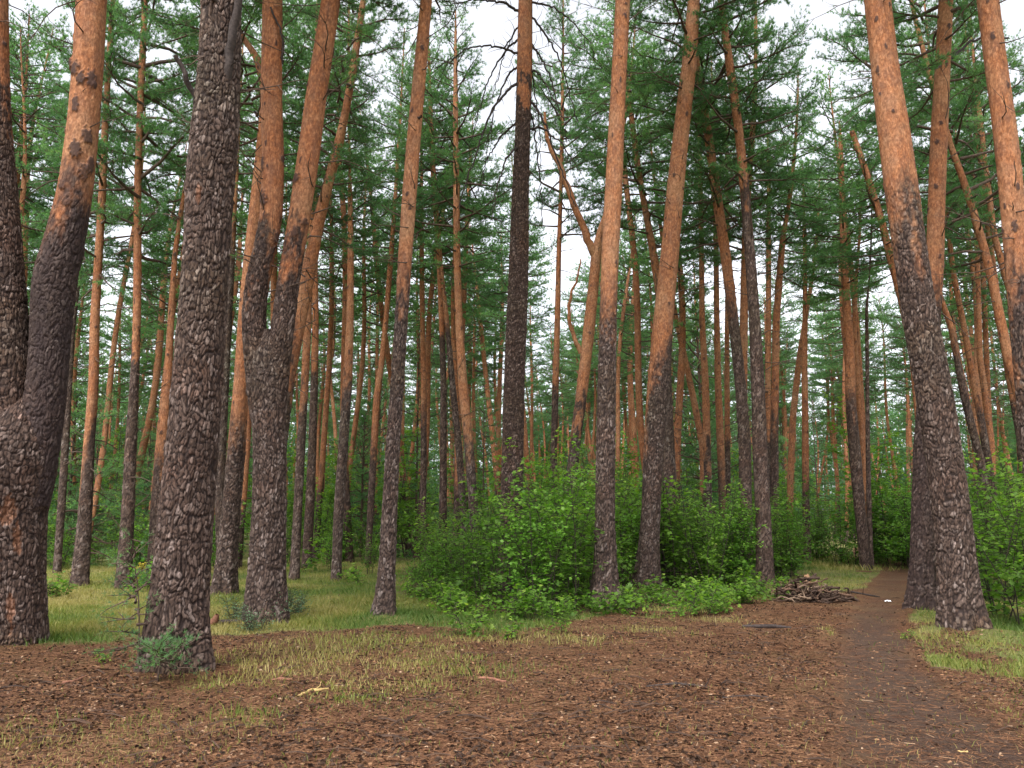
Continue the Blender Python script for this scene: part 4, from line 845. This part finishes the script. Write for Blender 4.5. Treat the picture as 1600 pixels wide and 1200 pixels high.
def pxstick(name, pts, z, label, mat=None, cat='stick', twigs=1):
    P = []; R = []
    for px, py, w in pts:
        g = grd(px, py); P.append([g[0], g[1], float(gh(g[0], g[1])) + z + w * .5 * g[1] / F_PX]); R.append(w * .5 * g[1] / F_PX)
    q = np.linspace(0, len(P) - 1, len(P) * 4); P = np.array(P); Pn = np.stack([np.interp(q, range(len(P)), P[:, c]) for c in range(3)], -1); Pn[:, :2] += np.random.default_rng(len(label)).normal(0, .008, (len(Pn), 2))
    return stick(name, Pn, np.interp(q, range(len(R)), R), label, cat, None, mat, 8, twigs=twigs, seed=len(label))
YW = mat_simple('peeled_wood', [(.3, (.30, .19, .07)), (.7, (.55, .38, .16))], 25)
RW = mat_simple('red_twig', [(.3, (.12, .05, .03)), (.7, (.28, .13, .08))], 30)
pxstick('stick', [(462, 1092, 4), (476, 1086, 4), (486, 1081, 4), (500, 1082, 5), (514, 1079, 3)], 0, 'crooked pale yellow stick lying on the litter before the forked pine', YW)
pxstick('stick', [(98, 1072, 4), (115, 1070, 4), (134, 1062, 3)], 0, 'reddish stick on the litter between the huge twin pine and the thick grey pine', RW)
pxstick('stick', [(1160, 979, 4), (1185, 981, 6), (1212, 979, 6), (1236, 981, 3)], 0, 'dark stick lying on the litter in front of the brush pile', DEADW)
pxstick('stick', [(748, 1060, 4), (770, 1062, 5), (792, 1066, 3)], 0, 'short dark red stick in the litter before the thicket', RW)
pxstick('stick', [(1130, 1092, 3), (1170, 1090, 3), (1200, 1091, 2)], 0, 'dark half buried root in the litter in the middle foreground', DEADW)
pxstick('stick', [(1010, 1075, 3), (1060, 1072, 4), (1110, 1078, 2)], 0, 'long thin dark stick in the foreground litter', DEADW)
pxstick('stick', [(425, 1065, 3), (440, 1064, 4), (456, 1066, 3)], 0, 'short brown stick in the litter left of the yellow stick', RW)
pxstick('stick', [(1498, 1166, 3), (1512, 1167, 3)], 0, 'small pale chip of wood lying on the dark path', YW, twigs=0)
pxstick('stick', [(1330, 925, 3), (1355, 928, 3), (1375, 930, 2)], 0, 'thin root crossing the far path near the brush pile', DEADW)
# stub of a log by the forked pine
g0 = grd(336, 978); g1 = grd(352, 982); lg = link('log', None, None, (g0[0], g0[1], float(gh(*g0))), 'broken log stub with a dark end tilted up between the thick grey and forked pines', 'log')
V, f = tube(np.array([[-.07, 0, .02], [0, 0, .08], [.03, -.02, .16]])[::-1] + np.array([.0, 0, .0]), [.03, .055, .05], 10); link('stub', build('stub', [(V, f, None, 0)], [RW], True), lg)
V, f = tube(wiggle(np.random.default_rng(4), (-.12, .05, .02), (1, 0, .02), .55, 8, .08), np.linspace(.045, .02, 9), 9); link('trunk', build('log_trunk', [(V, f, None, 0)], [DEADW], True), lg)
# scrap of paper on the path, stump by the pile
g = grd(1387, 940); PAPER = mat_simple('paper', [(.3, (.7, .7, .72)), (.7, (.85, .85, .86))], 10)
n = 7; uu, vv = np.meshgrid(np.linspace(-.055, .055, n), np.linspace(-.04, .04, n)); zz = .02 + .035 * vnoise(uu * 40, vv * 40, 0, 4); i = np.arange(n - 1)[:, None] * n; j = np.arange(n - 1)[None]
link('paper_scrap', build('paper_scrap', [(np.stack([uu, vv, zz], -1).reshape(-1, 3), np.stack([i + j, i + j + 1, i + n + j + 1, i + n + j], -1).reshape(-1, 4), None, 0)], [PAPER], True), None, (g[0], g[1], float(gh(*g)) + .01), 'small crumpled white paper scrap on the path', 'litter')
g = grd(1262, 918); V, f = tube(np.array([[0, 0, -.02], [.01, 0, .1], [0, 0, .2], [-.02, 0, .27], [-.02, 0, .275]]), [.11, .085, .08, .05, .005], 12)
link('stump', build('stump', [(V * (1 + .15 * (vnoise(V[:, 0] * 30, V[:, 1] * 30, V[:, 2] * 10, 3)[:, None] - .5)), f, None, 0)], [mat_simple('rotten_wood', [(.3, (.2, .1, .05)), (.7, (.38, .22, .12))], 14)], True), None, (g[0], g[1], float(gh(*g))), 'small rotten orange stump just behind the brush pile', 'stump')

def cone_geo(rg, s):
    """one pine cone with rows of open scales"""
    V = []; Fc = []; m = 8; rows = 6
    for r in range(rows):
        t = (r + .5) / rows; rad = math.sin(math.pi * (.12 + .8 * t)) * .42; z = t - .5
        for k in range(m):
            a = (k + .5 * (r % 2)) * 2 * math.pi / m; c, s_ = math.cos(a), math.sin(a); w = .17
            b = len(V); V += [(c * rad * .5 - s_ * w * .5, s_ * rad * .5 + c * w * .5, z - .06), (c * rad * .5 + s_ * w * .5, s_ * rad * .5 - c * w * .5, z - .06), (c * rad * 1.15 + s_ * w, s_ * rad * 1.15 - c * w, z + .08), (c * rad * 1.15 - s_ * w, s_ * rad * 1.15 + c * w, z + .08)]
            Fc.append((b, b + 1, b + 2, b + 3))
    return np.array(V) * s, np.array(Fc)
rg = np.random.default_rng(8)
cv, cf = cone_geo(rg, 1.0)
def sample_floor(n, y0, y1, seed, keep, marg=.95):
    rg = np.random.default_rng(seed); y = y0 * (y1 / y0) ** rg.random(n * 3); x = rg.uniform(-1, 1, n * 3) * y * marg
    k = keep(x, y, rg); x, y = x[k][:n], y[k][:n]; return x, y
def litter_keep(x, y, rg):
    g, t = grass_mask(x, y); p = path_q(x, y); cl = fbm(x * 1.1, y * 1.1, 0, 61)
    return (rg.random(len(x)) < (1 - g) * (1 - .6 * t) * np.clip(.6 + (cl - .5) * 2.0, .3, 1) * np.where(p < .8, .12, 1.0))
# 260 nearest cones as single things
cx_, cy_ = sample_floor(9300, 5.2, 19, 71, litter_keep)
od = np.argsort(np.hypot(cx_, cy_) ); infr = np.abs(cx_) < cy_ * .63; od = [q for q in od if infr[q] and cy_[q] > 5.55]; near = od[:260]; rest = np.setdiff1d(np.arange(len(cx_)), near)
CM = []
for q in range(4):
    me = build('pine_cone', [(cv * np.array([1, 1, 1.15]), cf, rg.uniform(0, 1, len(cf)) * .7 + .1 * q, 0)], [CONE]); CM.append(me)
for q in near:
    s = rg.uniform(.020, .038); x, y = cx_[q], cy_[q]; o = link('pine_cone', CM[rg.integers(0, 4)], None, (x, y, float(gh(x, y)) + s * .35), 'brown fallen pine cone lying in the foreground litter', 'pine cone', 'fallen pine cones in the foreground')
    o.scale = (s, s, s); o.rotation_euler = (rg.uniform(.9, 1.9), rg.uniform(-.4, .4), rg.uniform(0, 6.28))
def scatter(name, base_v, base_f, X, Y, S, zoff, rg, tilt, rnd, mat, label, flat=False):
    n = len(X); k = len(base_v); az = rg.uniform(0, 6.28, n)
    t1 = rg.normal(0, tilt, n) + (0 if flat else 1.4)
    ct, st, ca, sa = np.cos(t1), np.sin(t1), np.cos(az), np.sin(az); v = base_v[None] * S[:, None, None]
    y1 = v[..., 1] * ct[:, None] - v[..., 2] * st[:, None]; z1 = v[..., 1] * st[:, None] + v[..., 2] * ct[:, None]; x1 = v[..., 0]
    Xw = x1 * ca[:, None] - y1 * sa[:, None] + X[:, None]; Yw = x1 * sa[:, None] + y1 * ca[:, None] + Y[:, None]; Zw = z1 + (gh(X, Y) + zoff)[:, None]
    V = np.stack([Xw, Yw, Zw], -1).reshape(-1, 3); f = (base_f[None] + (np.arange(n) * k)[:, None, None]).reshape(-1, base_f.shape[1])
    r = np.clip(np.repeat(rnd, len(base_f)) + rg.normal(0, .12, len(f)), 0, 1)
    return link(name, build(name, [(V, f, r, 0)], [mat]), label=label, kind='stuff')
S = rg.uniform(.016, .031, len(rest)); scatter('cone_litter', cv, cf, cx_[rest], cy_[rest], S, S * .33, rg, .4, rg.uniform(.1, .7, len(rest)), CONE, 'countless small fallen cones scattered over the litter')
# bark flakes and dead leaves
fl = np.array([(-.5, -.2, 0), (0, -.32, .05), (.55, -.1, 0), (.35, .3, .1), (-.3, .3, .02)]); X, Y = sample_floor(86000, 5.0, 20, 72, lambda x, y, r: litter_keep(x, y, r) | (r.random(len(x)) < .05))
S = rg.uniform(.012, .040, len(X)) ; scatter('leaf_litter', fl, np.array([[0, 1, 2, 3, 4]]), X, Y, S, .006, rg, .45, rg.random(len(X)) ** 2.3, FLAKE, 'brown bark flakes and dead leaves scattered over the floor', True)
# fallen needles
nd = np.array([(-.5, -.022, 0), (.5, -.022, .03), (.5, .022, .03), (-.5, .022, 0)]); X, Y = sample_floor(130000, 5.0, 17, 73, lambda x, y, r: (grass_mask(x, y)[0] < .6) & (r.random(len(x)) < np.where(path_q(x, y) < .7, .35, 1)))
S = rg.uniform(.05, .12, len(X)); scatter('needle_litter', nd, np.array([[0, 1, 2, 3]]), X, Y, S, .008, rg, .25, rg.random(len(X)) * .8, FLAKE, 'reddish brown fallen pine needles', True)
# small dead twigs
tw = np.array([(-.5, -.03, 0), (0, -.04, .08), (.5, .02, 0), (.5, .05, .02), (0, .0, .11), (-.5, .0, .03)]); X, Y = sample_floor(1700, 5.0, 18, 75, litter_keep)
S = rg.uniform(.08, .28, len(X)); scatter('twig_litter', tw, np.array([[0, 1, 4, 5], [1, 2, 3, 4]]), X, Y, S, .008, rg, .2, rg.random(len(X)) * .5, CONE, 'small dark twigs strewn over the litter', True)

# grass
def grass(n, y0, y1, seed, hh, ww, name, label, keep, marg=.95):
    rg = np.random.default_rng(seed); X, Y = sample_floor(n, y0, y1, seed, keep, marg); n = len(X)
    az = rg.uniform(0, 6.28, n); h = hh * rg.uniform(.4, 1.2, n) * (.5 + vnoise(X * 1.7, Y * 1.7, 0, 31)); w = ww * rg.uniform(.6, 1.3, n) * .5; lean = rg.uniform(.1, .9, n) * h
    dx, dy = np.cos(az), np.sin(az); la = rg.uniform(0, 6.28, n); Z = gh(X, Y) - .004
    V = np.stack([np.stack([X - dx * w, Y - dy * w, Z], -1), np.stack([X + dx * w, Y + dy * w, Z], -1), np.stack([X + dx * w * .7 + np.cos(la) * lean * .35, Y + dy * w * .7 + np.sin(la) * lean * .35, Z + h * .6], -1), np.stack([X + np.cos(la) * lean, Y + np.sin(la) * lean, Z + h], -1), np.stack([X - dx * w * .7 + np.cos(la) * lean * .35, Y - dy * w * .7 + np.sin(la) * lean * .35, Z + h * .6], -1)], 1).reshape(-1, 3)
    f = np.arange(n * 5).reshape(n, 5); dry = fbm(X * .55, Y * .55, 0, 41); 
    r = np.clip((dry - .5) * 2.2 + .42 + rg.normal(0, .2, n), 0, 1)
    link(name, build(name, [(V, f, r, 0)], [GRASS]), label=label, kind='stuff')
gk = lambda x, y, r: r.random(len(x)) < (np.clip(grass_mask(x, y)[0] * 1.3 - .3, 0, 1) ** 1.3) * np.where(x > 5.5, np.clip((fbm(x * 1.4, y * 1.4, 0, 91) - .38) * 5, .06, 1) , 1)
grass(265000, 7.0, 32, 81, .085, .009, 'grass', 'short yellow green grass on the clearing and the verge', gk)
grass(84000, 5.5, 14, 83, .055, .0045, 'sparse_grass', 'sparse dry grass standing in the litter', lambda x, y, r: r.random(len(x)) < .015 + .42 * grass_mask(x, y)[0])
grass(16000, 26.5, 36, 86, .16, .02, 'far_grass', 'longer grass round the end of the path', lambda x, y, r: (x > 7) & (r.random(len(x)) < .25 + .75 * (path_q(x, y) > 1.2)))
X, Y = sample_floor(12500, 13, 27, 84, lambda x, y, r: r.random(len(x)) < grass_mask(x, y)[1] * 1.0)
rg = np.random.default_rng(85); v_, f_, r_ = leaves(rg, np.stack([X, Y, gh(X, Y) + rg.uniform(.03, .22, len(X))], -1), rg.normal(0, 1, (len(X), 3)), .075, np.full(len(X), .45), OVAL)
link('ground_cover', build('ground_cover', [(v_, f_, r_, 0)], [LEAF]), label='low leafy ground cover under the thicket', kind='stuff')
# tell look-alikes that share a label apart by distance where there are only two or three of them
_by = {}
for o in bpy.data.objects:
    if o.parent is None and o.get('group') and o.get('label') and o.type in ('EMPTY',): _by.setdefault(o['label'], []).append(o)
for lab, os_ in _by.items():
    if len(os_) not in (2, 3): continue
    os_.sort(key=lambda o: math.hypot(o.location[0], o.location[1])); base = lab
    for w in ('very distant ', 'fairly near ', 'distant '):
        if base.startswith(w): base = base[len(w):]; far = w; break
    else: far = ''
    far = '' if far == 'fairly near ' else far
    words = ('nearer', 'farther') if len(os_) == 2 else ('nearest', 'middle', 'farthest')
    for o, w in zip(os_, words): o['label'] = f'{w} {far}{base}'
for o in bpy.data.objects:
    if len(o.get('label', '').split()) > 16: print('LONG', o['label'])
print('objects', len(bpy.data.objects))
